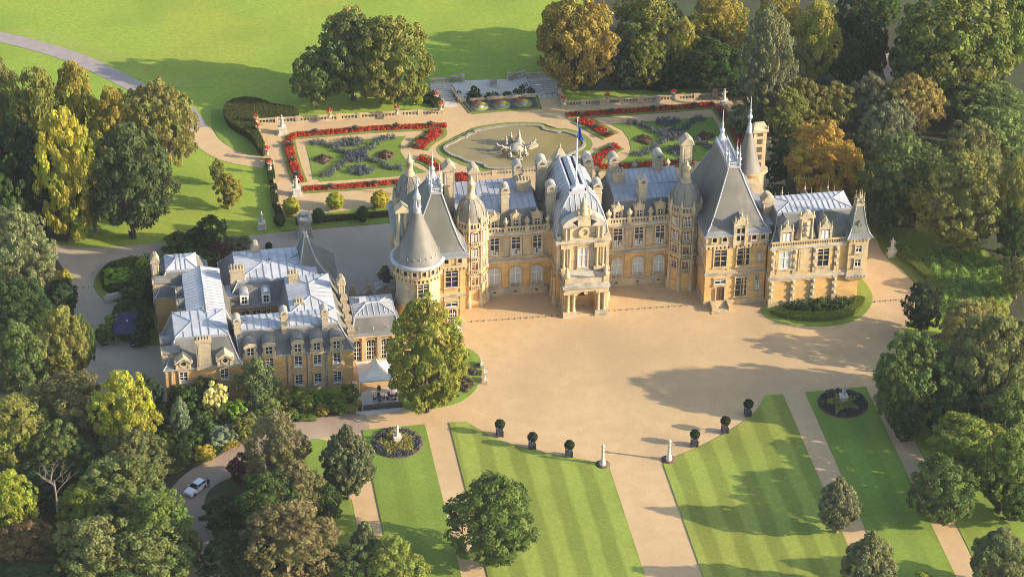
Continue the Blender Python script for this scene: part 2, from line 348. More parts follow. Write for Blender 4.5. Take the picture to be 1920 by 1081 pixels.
# turf round the drive island, the tree circle and the wing
isl = smooth_path(GP([(177,540),(182,515),(205,495),(250,484),(300,480),(330,490),(345,560),(320,640),(230,640),(205,600),(222,568),(195,562)]), 3, True)
sheet('island_lawn', isl, .10, 'edge_grass', 0)
circ = smooth_path(GP([(895,664),(903,688),(901,712),(888,735),(860,755),(810,766),(775,768),(755,762),(748,745),(750,700),(790,660),(860,650)]), 4, True)
sheet('circle_lawn', circ, .10, 'strip_grass', 0)
wl_ = smooth_path(GP([(1428,578),(1432,590),(1450,601),(1490,609),(1540,612),(1585,606),(1615,594),(1632,575),(1636,555),(1628,538),(1618,525)]), 4)
sheet('wing_lawn', wl_ + [(50.9,10),(50.9,-2),(34.2,-2)], .10, 'strip_grass', 0)
sheet('bank_lawn', smooth_path(GP([(1632,425),(1640,440),(1653,470),(1668,485),(1690,503),(1716,530),(1730,548)]), 4) + GP([(1760,560),(1850,640),(1900,560),(1850,470),(1760,430)]), .10, 'edge_grass', -.05)
sheet('terrace_lawn', GP([(525,418),(740,400),(745,417),(560,431),(527,434)]), .10, 'garden_grass', 0)
sheet('terrace_lawn', GP([(560,408),(600,402),(735,383),(742,395),(640,405),(525,416),(524,411)]), .10, 'garden_grass', 0)
# grass slopes behind the balustrades
sheet('slope_lawn', GP([(1048,168),(1120,190),(1300,172),(1390,164),(1390,171),(1060,200)]), .5, 'park_grass', 0)
sheet('slope_lawn', GP([(545,210),(560,190),(700,200),(800,185),(822,206),(545,222)]), .3, 'park_grass', 0)
# the paved stair to the south lawn
sheet('paved_landing', GP([(806,156),(846,154),(858,200),(826,202)]), .06, 'paving', 0)
sheet('paved_landing', GP([(985,147),(1040,143),(1046,182),(1005,185)]), .06, 'paving', 0)
# ================================================================ windows and small stone pieces, shared meshes
CACHE = {}
def window_mesh(w, h, style):
    """local: faces -Y, wall plane at y=0, sill at z=0, centred on x"""
    key = (round(w,2), round(h,2), style)
    if key in CACHE: return CACHE[key]
    b = MB(); mats = ['pale_stone', 'glass', 'white_paint', 'blind', 'red_curtain', 'window_void']
    g = {'blind':3,'red':4,'dark':1,'sash':1,'void':5,'mullion':1,'white':1,'arch':3,'archred':4,'archdark':1,'door':3}[style]
    j = .22; arch = style.startswith('arch'); zs = h - w/2*.75 if arch else h
    b.box(-w/2-j, -w/2, -.22, .05, -.1, zs, 0); b.box(w/2, w/2+j, -.22, .05, -.1, zs, 0)
    b.box(-w/2-j-.1, w/2+j+.1, -.38, .05, -.35, -.1, 0)
    b.box(-w/2, w/2, -.04, .03, -.1, zs, g)
    if arch:
        b.arch(0, -.05, .03, zs, w, w/2*.75, g)
        n = 10; ri, ro = w/2, w/2+j
        for k in range(n):
            a0, a1 = math.pi*k/n, math.pi*(k+1)/n
            q = [(r*math.cos(a), zs + r*(.75 if r == ri else (w/2*.75+j)/ro)*math.sin(a)) for r, a in ((ri,a0),(ro,a0),(ro,a1),(ri,a1))]
            b.add([(x,-.22,z) for x,z in q] + [(x,.05,z) for x,z in q], [(0,1,2,3),(4,7,6,5),(0,3,7,4),(1,5,6,2)], 0)
    else:
        b.box(-w/2-j, w/2+j, -.24, .05, h, h+.28, 0); b.box(-w/2-j-.12, w/2+j+.12, -.34, .05, h+.28, h+.42, 0)
    fr = 0 if style in ('mullion','red') else 2
    t = .08 if fr == 2 else .13
    if style != 'void':
        b.box(-t/2, t/2, -.13, .0, -.1, h-.02, fr)
        if fr == 2:
            for s in (-1,1): b.box(s*(w/2-.03)-.035, s*(w/2-.03)+.035, -.11, 0, -.1, zs, 2)
            b.box(-w/2, w/2, -.11, 0, -.1, .04, 2)
        if style in ('mullion','red'):
            b.box(-w/2, w/2, -.13, 0, h*.60, h*.60+.13, 0)
            for z in (h*.30, h*.82): b.box(-w/2, w/2, -.08, 0, z, z+.045, 2)
            for s in (-1,1):
                b.box(s*w/2-.03, s*w/2+.03, -.09, 0, -.1, h, 2)
        elif style == 'sash':
            b.box(-w/2, w/2, -.12, 0, h*.5, h*.5+.08, 2); b.box(-w/2, w/2, -.10, 0, h*.75, h*.75+.035, 2); b.box(-w/2, w/2, -.1, 0, h*.25, h*.25+.035, 2)
            b.box(-w/2, w/2, -.07, 0, h*.02, h*.16, 3)
        else:
            b.box(-w/2, w/2, -.12, 0, h*.62, h*.62+.10, fr)
            if style == 'white':
                for q in (.3,.82): b.box(-w/2, w/2, -.10, 0, h*q, h*q+.06, fr)
                for s in (-1,1): b.box(s*w*.27-w*.15, s*w*.27+w*.15, -.06, 0, h*.02, h*(.22 if s > 0 else .30), 3)
            if style in ('archdark','archred'):
                for q in (.2,.41): b.box(-w/2, w/2, -.10, 0, h*q, h*q+.06, fr)
                for s in (-1,1): b.box(s*w*.25-.03, s*w*.25+.03, -.1, 0, -.1, zs, fr)
    CACHE[key] = b.mesh('window', mats); return CACHE[key]
def window(parent, x, y, z, w, h, style='mullion', rz=0, name='window'):
    return put(name, window_mesh(w, h, style), (x, y, z), rz, parent)

def dormer_mesh(kind):
    if kind in CACHE: return CACHE[kind]
    b = MB(); mats = ['carved_stone', 'glass', 'white_paint', 'slate', 'lead', 'window_void']
    if kind == 'attic_dormer':                     # small stone dormer with a tall crested head, local front at y=0, base z=0
        b.box(-.85,.85,0,1.6,0,2.1,0); b.box(-1.0,1.0,-.12,1.7,2.1,2.35,0)
        b.box(-.4,.4,-.04,.02,.65,1.7,1); b.box(-.05,.05,-.08,0,.65,1.7,2); b.box(-.4,.4,-.08,0,1.2,1.3,2)
        b.box(-.65,.65,-.02,.35,2.35,2.75,0); b.arch(0,-.05,.4,2.75,1.1,.55,0)
        for s in (-1,1): b.obox(s*.8,.15,2.35,2.95,.28,.28,.78,0); b.box(s*.72-.16,s*.72+.16,-.14,.05,0,2.1,0)
        b.lathe(0,.15,[(.22,3.2),(.26,3.45),(.06,3.9)],8,0)
    elif kind == 'segmental_dormer':               # service wing: round headed lead hood over a sash
        b.box(-1.0,1.0,0,2.6,0,1.9,0); b.box(-.5,.5,-.04,.02,.4,1.75,1); b.box(-.05,.05,-.09,0,.4,1.75,2); b.box(-.5,.5,-.09,0,1.02,1.12,2)
        for s in (-1,1): b.box(s*.76-.2,s*.76+.2,-.2,.05,0,1.9,0); b.box(s*.95-.28,s*.95+.28,-.12,.3,0,.7,0)
        b.box(-1.2,1.2,-.26,.1,1.9,2.15,0); b.box(-1.2,1.2,-.3,.1,-.25,0,0)
        b.arch(0,-.3,.1,2.15,2.3,.62,0); b.arch(0,.1,3.0,2.15,2.4,.72,3); b.arch(0,.1,2.2,2.15,2.2,.8,3)
    elif kind == 'bulls_eye_dormer':
        b.box(-1.2,1.2,0,1.8,0,1.1,0); b.arch(0,0,1.6,1.1,2.2,1.0,0)
        for k in range(10):
            a0, a1 = 2*math.pi*k/10, 2*math.pi*(k+1)/10
            q = [(r*math.cos(a), 1.05+r*math.sin(a)) for r,a in ((.48,a0),(.75,a0),(.75,a1),(.48,a1))]
            b.add([(x,-.18,z) for x,z in q]+[(x,0,z) for x,z in q], [(0,1,2,3),(0,3,7,4),(1,5,6,2)], 0)
        b.add([(.48*math.cos(2*math.pi*k/10),-.03,1.05+.48*math.sin(2*math.pi*k/10)) for k in range(10)], [tuple(range(10))], 5)
        b.profile_y([(-1.6,1.3),(-1.5,1.05),(0,2.1),(1.5,1.05),(1.6,1.3),(0,2.65)], -.35, 1.6, 0)
        b.profile_y([(-1.5,1.25),(0,2.35),(1.5,1.25)], .9, 2.4, 3)
        b.lathe(0,-.1,[(.2,2.5),(.24,2.8),(.05,3.2)],8,0)
        for s in (-1,1): b.lathe(s*1.45,-.1,[(.16,1.3),(.2,1.6),(.04,1.9)],8,0); b.box(s*1.1-.25,s*1.1+.25,-.15,.3,0,.8,0)
    elif kind == 'lead_dormer':
        b.box(-.8,.8,0,2.2,0,2.0,4); b.box(-.45,.45,-.03,.02,.25,1.6,1); b.box(-.05,.05,-.08,0,.25,1.6,2); b.box(-.45,.45,-.08,0,.9,1.0,2)
        for s in (-1,1): b.box(s*.62-.17,s*.62+.17,-.12,.05,-.1,1.7,2)
        b.box(-.8,.8,-.12,.05,-.2,.2,2); b.box(-.8,.8,-.12,.05,1.65,1.95,2); b.arch(0,-.1,2.4,2.0,1.7,.45,4)
    elif kind == 'tall_dormer':                    # gabled stone dormer with three pinnacles
        b.box(-1.15,1.15,0,2.5,0,4.2,0); b.box(-.75,.75,-.04,.02,.7,3.3,1)
        b.box(-.09,.09,-.14,0,.7,3.3,0); b.box(-.75,.75,-.14,0,2.1,2.27,0)
        for s in (-1,1):
            b.box(s*1.05-.3,s*1.05+.3,-.25,.3,-.4,4.0,0); b.lathe(s*1.1,0,[(.26,4.0),(.3,4.35),(.16,4.5),(.2,4.8),(.03,6.1)],8,0)
        b.box(-1.35,1.35,-.25,2.4,4.0,4.3,0); b.arch(0,-.2,.5,4.3,1.9,1.15,0)
        b.obox(0,.1,5.2,5.9,.7,.5,0,0); b.lathe(0,.1,[(.22,5.9),(.28,6.2),(.12,6.4),(.03,7.4)],8,0)
        b.profile_y([(-1.1,4.3),(1.1,4.3),(0,5.5)], .4, 3.4, 3)
    elif kind == 'wing_dormer':
        b.box(-1.1,1.1,0,2.0,0,3.0,0); b.box(-.8,.8,-.04,.02,.5,2.7,1); b.box(-.08,.08,-.13,0,.5,2.7,0)
        b.box(-.72,-.1,-.06,0,.6,2.6,2); b.box(.1,.72,-.06,0,.6,2.6,2)
        for s in (-1,1):
            b.box(s*1.05-.22,s*1.05+.22,-.2,.2,-.5,3.0,0); b.lathe(s*1.1,0,[(.24,3.0),(.28,3.3),(.14,3.45),(.03,4.6)],8,0)
        b.box(-1.3,1.3,-.25,.6,3.0,3.25,0); b.arch(0,-.15,.35,3.25,1.7,.9,0)
        b.obox(0,.1,4.0,4.5,.55,.4,0,0); b.lathe(0,.1,[(.2,4.5),(.25,4.75),(.03,5.7)],8,0)
        b.profile_y([(-1.3,3.0),(1.3,3.0),(0,5.0)], .6, 3.6, 3); b.profile_y([(-1.45,2.95),(-1.3,2.95),(0,4.95),(1.3,2.95),(1.45,2.95),(0,5.15)], .55, .75, 4)
    CACHE[kind] = b.mesh('dormer', mats); return CACHE[kind]
def dormer(parent, kind, x, y, z, rz=0): return put('dormer', dormer_mesh(kind), (x,y,z), rz, parent)

def chimney_mesh(kind, w, d, h):
    key = (kind, round(w,1), round(d,1), round(h,1))
    if key in CACHE: return CACHE[key]
    b = MB(); mats = ['chimney_stone', 'chimney_stone', 'corbel_dark', 'grey_stone']
    if kind == 'barrel':                           # shaft with a half round stone cover
        b.box(-w/2,w/2,-d/2,d/2,0,h-w*.55-.5,0); z = h-w*.55-.5
        b.box(-w/2-.12,w/2+.12,-d/2-.12,d/2+.12,z-.9,z-.75,1)
        b.box(-w/2-.18,w/2+.18,-d/2-.18,d/2+.18,z,z+.3,1); b.box(-w/2-.05,w/2+.05,-d/2-.05,d/2+.05,z+.3,z+.5,1)
        b.arch(0,-d/2-.15,d/2+.15,z+.5,w+.25,w*.62,3); b.arch(0,-d/2-.17,-d/2-.1,z+.5,w*.55,w*.32,2)
        b.box(-w/2-.1,w/2+.1,-d/2-.1,d/2+.1,-.5,.5,0)
    elif kind == 'pots':
        b.box(-w/2,w/2,-d/2,d/2,-1,h-.9,0); b.box(-w/2-.18,w/2+.18,-d/2-.18,d/2+.18,h-.9,h-.55,1)
        n = max(2,int(w/.5))
        for i in range(n):
            for y in (-d*.24,d*.24): b.lathe(-w/2+(i+.5)*w/n,y,[(.2,h-.55),(.17,h-.1),(.2,h)],7,1)
        b.box(-w/2-.1,w/2+.1,-d/2-.1,d/2+.1,h*.55,h*.55+.15,1)
    elif kind == 'gabled':                         # tall carved stack with a gabled head
        b.box(-w/2,w/2,-d/2,d/2,0,h-1.5,0)
        for s in (-1,1):
            for t in (-1,1): b.lathe(s*w*.42,t*d*.42,[(.2,h*.35),(.17,h-1.8),(.25,h-1.5)],8,1)
        b.box(-w*.2,w*.2,-d/2-.06,d/2+.06,h*.45,h-2.2,1); b.box(-w/2-.2,w/2+.2,-d/2-.2,d/2+.2,h*.3,h*.34,1)
        b.box(-w/2-.3,w/2+.3,-d/2-.3,d/2+.3,h-1.5,h-1.15,1); b.profile_y([(-w/2-.3,h-1.15),(w/2+.3,h-1.15),(.25,h),(-.25,h)], -d/2-.25, d/2+.25, 1)
    elif kind == 'slab':                           # broad flat wall chimney
        b.box(-w/2,w/2,-d/2,d/2,0,h-.7,0); b.box(-w/2-.12,w/2+.12,-d/2-.12,d/2+.12,0,.5,1)
        b.box(-w/2+.25,w/2-.25,-d/2-.06,0,.8,h-1.5,0)
        b.box(-w/2-.2,w/2+.2,-d/2-.2,d/2+.2,h-.9,h-.45,1)
        for i in range(max(3,int(w/.45))): b.obox(-w/2+(i+.5)*w/max(3,int(w/.45)),0,h-.45,h,.3,d*.8,0,1)
    CACHE[key] = b.mesh('chimney', mats); return CACHE[key]
def chimney(parent, kind, x, y, z0, z1, w, d, rz=0): return put('chimney', chimney_mesh(kind, w, d, z1-z0), (x,y,z0), rz, parent)

def roof_seams(b, poly, n, m=1, r=.07, h=.09):
    """standing seams on a flat sloping quad a,b,c,d (a-b lower edge, d-c upper edge)"""
    A,B,Cc,D = [Vector(p) for p in poly]; nrm = (B-A).cross(D-A).normalized()
    if nrm.z < 0: nrm = -nrm
    for i in range(n+1):
        t = i/n; p, q = A.lerp(B,t), D.lerp(Cc,t); s = (B-A).normalized()*r; k = nrm*h
        b.add([p-s,p+s,q+s,q-s,p-s+k,p+s+k,q+s+k,q-s+k], [(4,5,6,7),(0,1,5,4),(2,3,7,6),(1,2,6,5),(3,0,4,7)], m)
def lead_roof(name, parent, x0,x1,y0,y1,z, rise, ridge='x', step=1.1, mats=('lead','lead_white'), hip=True):
    """low hipped lead roof with standing seams"""
    b = MB(); w, d = x1-x0, y1-y0
    if ridge == 'x':
        ym = (y0+y1)/2; hx = min(w*.35, d*.5) if hip else 0; a, c = (x0+hx, ym), (x1-hx, ym)
        P = [(x0,y0,z),(x1,y0,z),(x1,y1,z),(x0,y1,z),(a[0],ym,z+rise),(c[0],ym,z+rise)]
        b.add(P, [(0,1,5,4),(1,2,5),(2,3,4,5),(3,0,4)], 0)
        n = max(2,int((c[0]-a[0])/step)); roof_seams(b, [(a[0],y0,z),(c[0],y0,z),P[5],P[4]], n); roof_seams(b, [(a[0],y1,z),(c[0],y1,z),P[5],P[4]], n)
        if hip:
            for (pa,pb,pe) in ((P[0],P[3],P[4]),(P[1],P[2],P[5])):
                k = max(2,int(d/step))
                for i in range(1,k):
                    t = i/k; f = 1-abs(2*t-1); p = Vector(pa).lerp(Vector(pb),t); q = Vector((pa[0]+(pe[0]-pa[0])*f, p.y, z+rise*f))
                    b.tube([p+Vector((0,0,.03)), q+Vector((0,0,.03))], .07, 4, 1, False)
            for i in (0,1,2,3):
                e = P[4] if i in (0,3) else P[5]; b.tube([P[i], e], .13, 5, 1)
                pa = Vector(P[i]); pe = Vector(e); k = max(1,int(abs(pe.x-pa.x)/step))
                for j in range(1,k):
                    q = pa.lerp(pe,j/k); b.tube([(q.x,pa.y,z+.03),q+Vector((0,0,.03))], .07, 4, 1, False)
        b.tube([P[4],P[5]], .15, 5, 1)
    else:
        xm = (x0+x1)/2; hy = min(d*.35, w*.5) if hip else 0
        P = [(x0,y0,z),(x1,y0,z),(x1,y1,z),(x0,y1,z),(xm,y0+hy,z+rise),(xm,y1-hy,z+rise)]
        b.add(P, [(0,1,4),(1,2,5,4),(2,3,5),(3,0,4,5)], 0); n = max(2,int((d-2*hy)/step))
        roof_seams(b, [(x0,y0+hy,z),(x0,y1-hy,z),P[5],P[4]], n); roof_seams(b, [(x1,y0+hy,z),(x1,y1-hy,z),P[5],P[4]], n); b.tube([P[4],P[5]], .15, 5, 1)
        if hip:
            for i in (0,1,2,3): b.tube([P[i], P[4] if i < 2 else P[5]], .13, 5, 1)
            for yy, e in ((y0,P[4]),(y1,P[5])):
                for i in range(1,max(2,int(w/step))):
                    t = i/max(2,int(w/step)); f = 1-abs(2*t-1); b.tube([(x0+w*t,yy,z+.03),(x0+w*t,yy+(e[1]-yy)*f,z+rise*f+.03)], .07, 4, 1, False)
    b.box(x0,x1,y0,y1,z-.3,z-.01,1)
    return b.build(name, mats, parent)
def hips(b, levels, m=1, r=.12):
    for k in range(4):
        path = []
        for x0,x1,y0,y1,z in levels: path.append([(x0,y0,z),(x1,y0,z),(x1,y1,z),(x0,y1,z)][k])
        b.tube(path, r, 5, m)
def finial(b, x, y, z0, z1, r=.3, m=0):
    h = z1-z0; b.lathe(x,y,[(r*.5,z0),(r*.9,z0+h*.06),(r*.4,z0+h*.10),(r*.45,z0+h*.22),(r,z0+h*.28),(r*1.05,z0+h*.33),(r*.4,z0+h*.38),(r*.35,z0+h*.48),(r*.6,z0+h*.52),(r*.25,z0+h*.56),(r*.18,z0+h*.7),(.03,z1)],8,m)
def urn_profile(s=1): return [(.30*s,0),(.30*s,.18*s),(.14*s,.25*s),(.14*s,.4*s),(.34*s,.65*s),(.42*s,.95*s),(.48*s,1.0*s)]
def ornament(b, x, y, z, s=1, m=0): b.obox(x,y,z,z+.5*s,.6*s,.6*s,0,m); b.lathe(x,y,[(r,z+.5*s+h) for r,h in urn_profile(s)]+[(.3*s,z+1.7*s),(.05*s,z+2.2*s)],8,m)
# ================================================================ the manor house
manor = empty('manor_house', (0, 9, 0), 'grand golden stone mansion with slate roofs and domed turrets facing the gravel forecourt', 'mansion')
STONE = ['golden_stone', 'pale_stone', 'grey_stone', 'carved_stone', 'corbel_dark']
def part(mb, name, mats, parent=None): return mb.build(name, mats, parent or manor)

# ---- central range
b = MB()
b.box(-22,22,9.4,23,0,7.4,0); b.box(-22,22,9.42,22.98,7.4,13.6,1)
for s in (-1,1):
    x0, x1 = (5.6,17.6) if s > 0 else (-17.6,-5.6)
    b.box(x0,x1,9.1,9.5,0,1.5,1); b.box(x0,x1,9.0,9.5,1.4,1.6,2)
    b.box(x0,x1,8.95,9.5,7.3,7.75,2); b.box(x0,x1,9.2,9.5,7.75,8.3,1)
    b.box(x0,x1,9.15,9.5,12.95,13.3,1); b.box(x0,x1,8.75,9.5,13.3,13.8,2)
    b.balusters((x0,9.1,0),(x1,9.1,0),13.8,1.1,1)
    for k in (5.7,9.6,13.6,17.3): ornament(b, s*k, 9.15, 14.2, 1.25, 3); b.obox(s*k,9.1,13.8,15.0,.8,.6,0,1)
    for k in (9.6,13.6):                         # raised panels between the upper windows, pilaster strips below
        b.box(s*k-.75,s*k+.75,9.3,9.45,9.0,12.4,1); b.box(s*k-.5,s*k+.5,9.22,9.35,9.3,12.1,1); b.box(s*k-.55,s*k+.55,9.28,9.45,1.6,7.3,0)
    for k in (7.6,11.6,15.6):
        b.box(s*k-1.35,s*k+1.35,9.25,9.45,1.6,2.0,1); b.balusters((s*k-.95,9.15,0),(s*k+.95,9.15,0),1.75,.75,1,.4,.2)
        b.box(s*k-1.3,s*k+1.3,9.22,9.45,7.75,8.55,1); b.add([(s*k+.35*math.cos(q),9.08,.8+.22*math.sin(q)) for q in np.linspace(0,6.283,9)[:-1]], [tuple(range(8))], 4)
hall = part(b, 'central_range', STONE)
for s in (-1,1):
    for k in (7.6,11.6,15.6):
        window(hall, s*k, 9.4, 1.95, 2.0, 4.15, 'arch'); window(hall, s*k, 9.4, 8.75, 1.7, 3.8, 'white')
# roofs of the two halves: steep slate slope, nearly flat lead above
for s in (-1,1):
    xa, xb = (5.7, 21.8) if s > 0 else (-21.8, -5.7)
    ta, tb = (7.4, 20.5) if s > 0 else (-22.3, -7.4)
    b = MB()
    b.rects([(xa,xb,9.7,23,13.9),(ta,tb,12.2,21.6,16.9)], 0, False)
    b.add([(ta,12.2,16.9),(tb,12.2,16.9),(tb,20.9,18.3),(ta,20.9,18.3)], [(0,1,2,3)], 1)
    b.add([(ta,20.9,18.3),(tb,20.9,18.3),(tb,21.6,16.9),(ta,21.6,16.9)], [(0,1,2,3)], 1); 
    for xx in (ta,tb): b.add([(xx,12.2,16.9),(xx,20.9,18.3),(xx,21.6,16.9)], [(0,1,2)], 1)
    roof_seams(b, [(ta,12.2,16.9),(tb,12.2,16.9),(tb,20.9,18.3),(ta,20.9,18.3)], 13, 2, .06, .07)
    b.box(ta,tb,12.05,12.3,16.75,16.98,2); b.box(ta,tb,16.2,16.4,17.5,17.68,2)
    for yy in (9.7,): b.box(xa,xb,9.3,10.0,13.75,14.0,2)
    for (p,q) in (((xa if s>0 else xb,9.7,13.9),(ta if s>0 else tb,12.2,16.9)),): b.tube([p,q],.12,5,2)
    roof = part(b, 'roof', ['slate','lead','lead_dark'])
    for k in (7.6,11.6,15.6): dormer(roof, 'attic_dormer', s*k, 9.75, 14.1)
    if s < 0: LR = roof
    else: RR = roof
def chim_px(roof, kind, px, ptop, y, z0, w, d):
    x, _, z1 = on_y(px, ptop, y); chimney(roof, kind, x, y, z0, z1, w, d)
for (px,pt,y,kind,w,d) in ((946,346,12.6,'barrel',1.4,1.9),(970,303,21.3,'barrel',1.5,2.0),(980.5,331,17.5,'pots',2.4,1.4),(1015,295,20.3,'barrel',1.7,2.2),(1033,342,11.6,'barrel',1.6,2.0),(887,308,21.5,'gabled',1.5,1.6)):
    chim_px(LR, kind, px, pt, y, 14.5, w, d)
for (px,pt,y,kind,w,d) in ((1150,289,21.3,'barrel',1.6,2.0),(1159,317,18.0,'pots',2.3,1.4),(1234,283,21.0,'barrel',1.5,2.2),(1204.6,330,12.8,'barrel',1.5,2.0),(1119.5,338,11.6,'barrel',1.5,2.0),(1101,290,20.3,'barrel',1.7,2.4)):
    chim_px(RR, kind, px, pt, y, 14.5, w, d)
for px,pt in ((1190,302),(1252,297),(942,338),(1120,312)):      # stone finials standing along the garden front
    b = MB(); x,_,z = on_y(px,pt,22.8); ornament(b,x,22.8,z-2.6,1.2,0); b.box(x-.6,x+.6,22.3,23.3,13,z-2.5,0); part(b, 'roof_ornament', ['carved_stone'])
b = MB(); x,_,z = on_y(1050,268,23); b.box(x-1.3,x+1.3,21.8,24.2,14,z-3.6,0); b.rects([(x-1.5,x+1.5,21.6,24.4,z-3.6),(x-.2,x+.2,22.8,23.2,z-1)],0); finial(b,x,23,z-1,z+.2,.25)
for s in (-1,1): finial(b,x+s*1.35,21.8,z-3.6,z-1.9,.2)
part(b, 'garden_front_gable', ['carved_stone'])

# ---- central bay with its domed lead roof
b = MB()
b.box(-4.75,4.75,4.2,22.9,0,7.4,0); b.box(-4.75,4.75,4.22,22.88,7.4,14.2,1)
b.box(-4.95,4.95,3.95,9.6,0,1.5,1); b.box(-5.1,5.1,3.75,9.6,7.3,7.8,2); b.box(-5.0,5.0,3.95,9.6,13.0,13.35,1); b.box(-5.2,5.2,3.65,9.6,13.6,14.2,2)
for s in (-1,1):                                  # paired columns either side of the upper door
    b.box(s*3.1-1.1,s*3.1+1.1,3.5,4.3,7.7,8.5,1); b.box(s*3.1-1.1,s*3.1+1.1,3.5,4.3,12.6,13.4,1)
    for k in (2.55,3.65): b.lathe(s*k,3.75,[(.36,8.5),(.30,8.8),(.27,12.2),(.42,12.6)],10,1)
    b.box(s*4.6-.3,s*4.6+.3,4.0,4.3,7.8,13,1); b.box(s*4.75-.12,s*4.75+.12,5.2,8.2,1.5,7.2,1)
    for y in (5.0,7.6): b.lathe(s*5.0,y,[(.5,0),(.5,1.5),(.33,1.8),(.3,5.6),(.5,6.0)],10,1)
    b.box(s*4.5-.4,s*4.5+.4,4.0,4.3,14.2,15.1,3)
# attic front: clock panel, broken curved pediment and crowning group
b.box(-3.8,3.8,3.9,5.4,14.2,17.3,3); b.box(-4.1,4.1,3.6,5.5,14.2,14.6,1)
for s in (-1,1):
    b.box(s*3.0-.75,s*3.0+.75,3.5,4.2,14.6,17.2,3)
    for k in (2.6,3.4): b.lathe(s*k,3.5,[(.24,14.6),(.2,16.8),(.3,17.1)],8,1)
    q = [(s*4.0,17.2),(s*3.9,17.9),(s*3.1,18.7),(s*2.0,19.3),(s*1.3,19.5),(s*1.2,18.8),(s*2.4,18.2),(s*1.2,17.2)]
    b.profile_y(q, 3.4, 5.4, 2)
for k in range(14):
    a0, a1 = 2*math.pi*k/14, 2*math.pi*(k+1)/14
    q = [(r*math.cos(a), 15.95+r*math.sin(a)) for r,a in ((.68,a0),(1.05,a0),(1.05,a1),(.68,a1))]
    b.add([(x,3.45,z) for x,z in q]+[(x,3.9,z) for x,z in q], [(0,1,2,3),(0,3,7,4),(1,5,6,2)], 1)
b.add([(.68*math.cos(2*math.pi*k/12),3.7,15.95+.68*math.sin(2*math.pi*k/12)) for k in range(12)], [tuple(range(12))], 1)
b.box(-1.2,1.2,3.5,5.3,17.2,19.6,3); b.lathe(0,4.4,[(1.1,19.6),(.9,20.3),(.95,20.8),(.5,21.2),(.55,21.7),(.3,22.1),(.35,22.5),(.05,23.0)],9,3)
for s in (-1,1): b.lathe(s*1.0,4.2,[(.5,19.4),(.55,20.0),(.3,20.5),(.28,20.9),(.05,21.3)],8,3)
bay = part(b, 'central_bay', STONE)
door = put('door', window_mesh(1.7, 4.1, 'door'), (0,4.2,8.2), 0, bay)
b = MB(); q = [(4.75,4.9,22.6,14.2),(4.7,5.1,22.5,15.4),(4.4,5.5,22.2,16.9),(3.8,6.2,21.8,18.8),(3.0,7.1,21.4,20.3),(2.3,7.8,21.2,21.1),(1.75,8.3,21.1,21.5)]
lv = [(-x,x,y0,y1,z) for x,y0,y1,z in q]; b.rects(lv, 0, True); hips(b, lv, 1, .14)
for y in np.arange(6.5,22,1.35):                  # rolls over the curve
    for s in (-1,1): 
        pth = [(s*x+s*.03,y,z+.03) for x,y0,y1,z in q if y0 <= y <= y1]
        if len(pth) > 1: b.tube(pth,.075,4,1)
for x in np.arange(-4,4.1,1.0):
    pth = [(x,y0-.03,z+.03) for xx,y0,y1,z in q if abs(x) <= xx]
    if len(pth) > 1: b.tube(pth,.07,4,1)
b.box(-4.95,4.95,4.7,22.8,14.05,14.3,1)
dome = part(b, 'domed_roof', ['lead','lead_white'], bay)
b = MB(); X = -.35                                # long glazed lantern on the ridge
b.box(X-1.75,X+1.75,8.1,21.2,21.4,22.0,0); b.box(X-1.5,X-1.2,8.3,21,22.0,22.3,0); b.box(X+1.2,X+1.5,8.3,21,22.0,22.3,0); b.box(X-1.5,X+1.5,8.3,8.7,22,22.3,0); b.box(X-1.5,X+1.5,20.6,21,22,22.3,0)
b.add([(X-1.1,8.8,22.02),(X-1.1,20.5,22.02),(X+1.1,20.5,22.02),(X+1.1,8.8,22.02)], [(0,3,2,1)], 1)
b.add([(X-.75,9.6,22.1),(X-.75,20.3,22.1),(X,20.3,22.55),(X,9.6,22.55),(X+.75,9.6,22.1),(X+.75,20.3,22.1)], [(0,3,2,1),(4,5,2,3),(0,4,3)], 2)
for y in np.arange(9.6,20.4,.9): b.tube([(X-.75,y,22.14),(X,y,22.6),(X+.75,y,22.14)],.05,4,0)
b.rects([(X-1.3,X+1.3,8.3,9.8,22.3),(X-.1,X+.1,9.1,9.6,22.8)],0)
part(b, 'skylight', ['lead_white','window_void','lead'], bay)

# ---- porch
b = MB()
for s in (-1,1):
    b.box(s*2.95-1.05 if s>0 else -4.0, 4.0 if s>0 else -1.9, .5, 4.2, 0, 5.3, 0)
    x0, x1 = (1.75,4.25) if s > 0 else (-4.25,-1.75)
    b.box(x0,x1,-.15,1.4,0,1.15,1); b.box(x0-.1,x1+.1,-.25,1.5,0,.4,2)
    for k in (2.3,3.35): b.lathe(s*k,.25,[(.42,1.15),(.34,1.4),(.30,4.5),(.34,4.6),(.48,5.1)],10,1)
    for y in (1.0,3.2): b.lathe(s*4.0,y,[(.42,1.15),(.34,1.4),(.30,4.5),(.34,4.6),(.48,5.1)],10,1)
    b.box(s*3.9-.5,s*3.9+.5,2.6,4.2,0,1.15,1); b.box(x0,x1,-.2,1.2,5.0,5.5,3)
    b.obox(s*3.6,.3,7.3,8.5,.9,.9,0,1); b.lathe(s*3.6,.3,[(.5,8.5),(.62,9.0),(.35,9.4),(.42,9.9),(.2,10.4),(.05,10.8)],9,3)
n = 8                                             # arch over the opening
q = [(1.9*math.cos(math.pi*k/n), 3.6+1.5*math.sin(math.pi*k/n)) for k in range(n+1)]
b.profile_y([(1.9,5.4)] + q + [(-1.9,5.4)], .4, 1.2, 0)
b.box(-.35,.35,.15,.5,4.7,5.6,3)
b.box(-4.1,4.1,-.1,4.2,5.4,6.3,1); b.box(-4.4,4.4,-.5,4.2,6.3,6.75,2); b.box(-4.05,4.05,0,4.2,6.75,7.3,2)
b.box(-4.05,4.05,.0,.35,7.3,8.1,3)
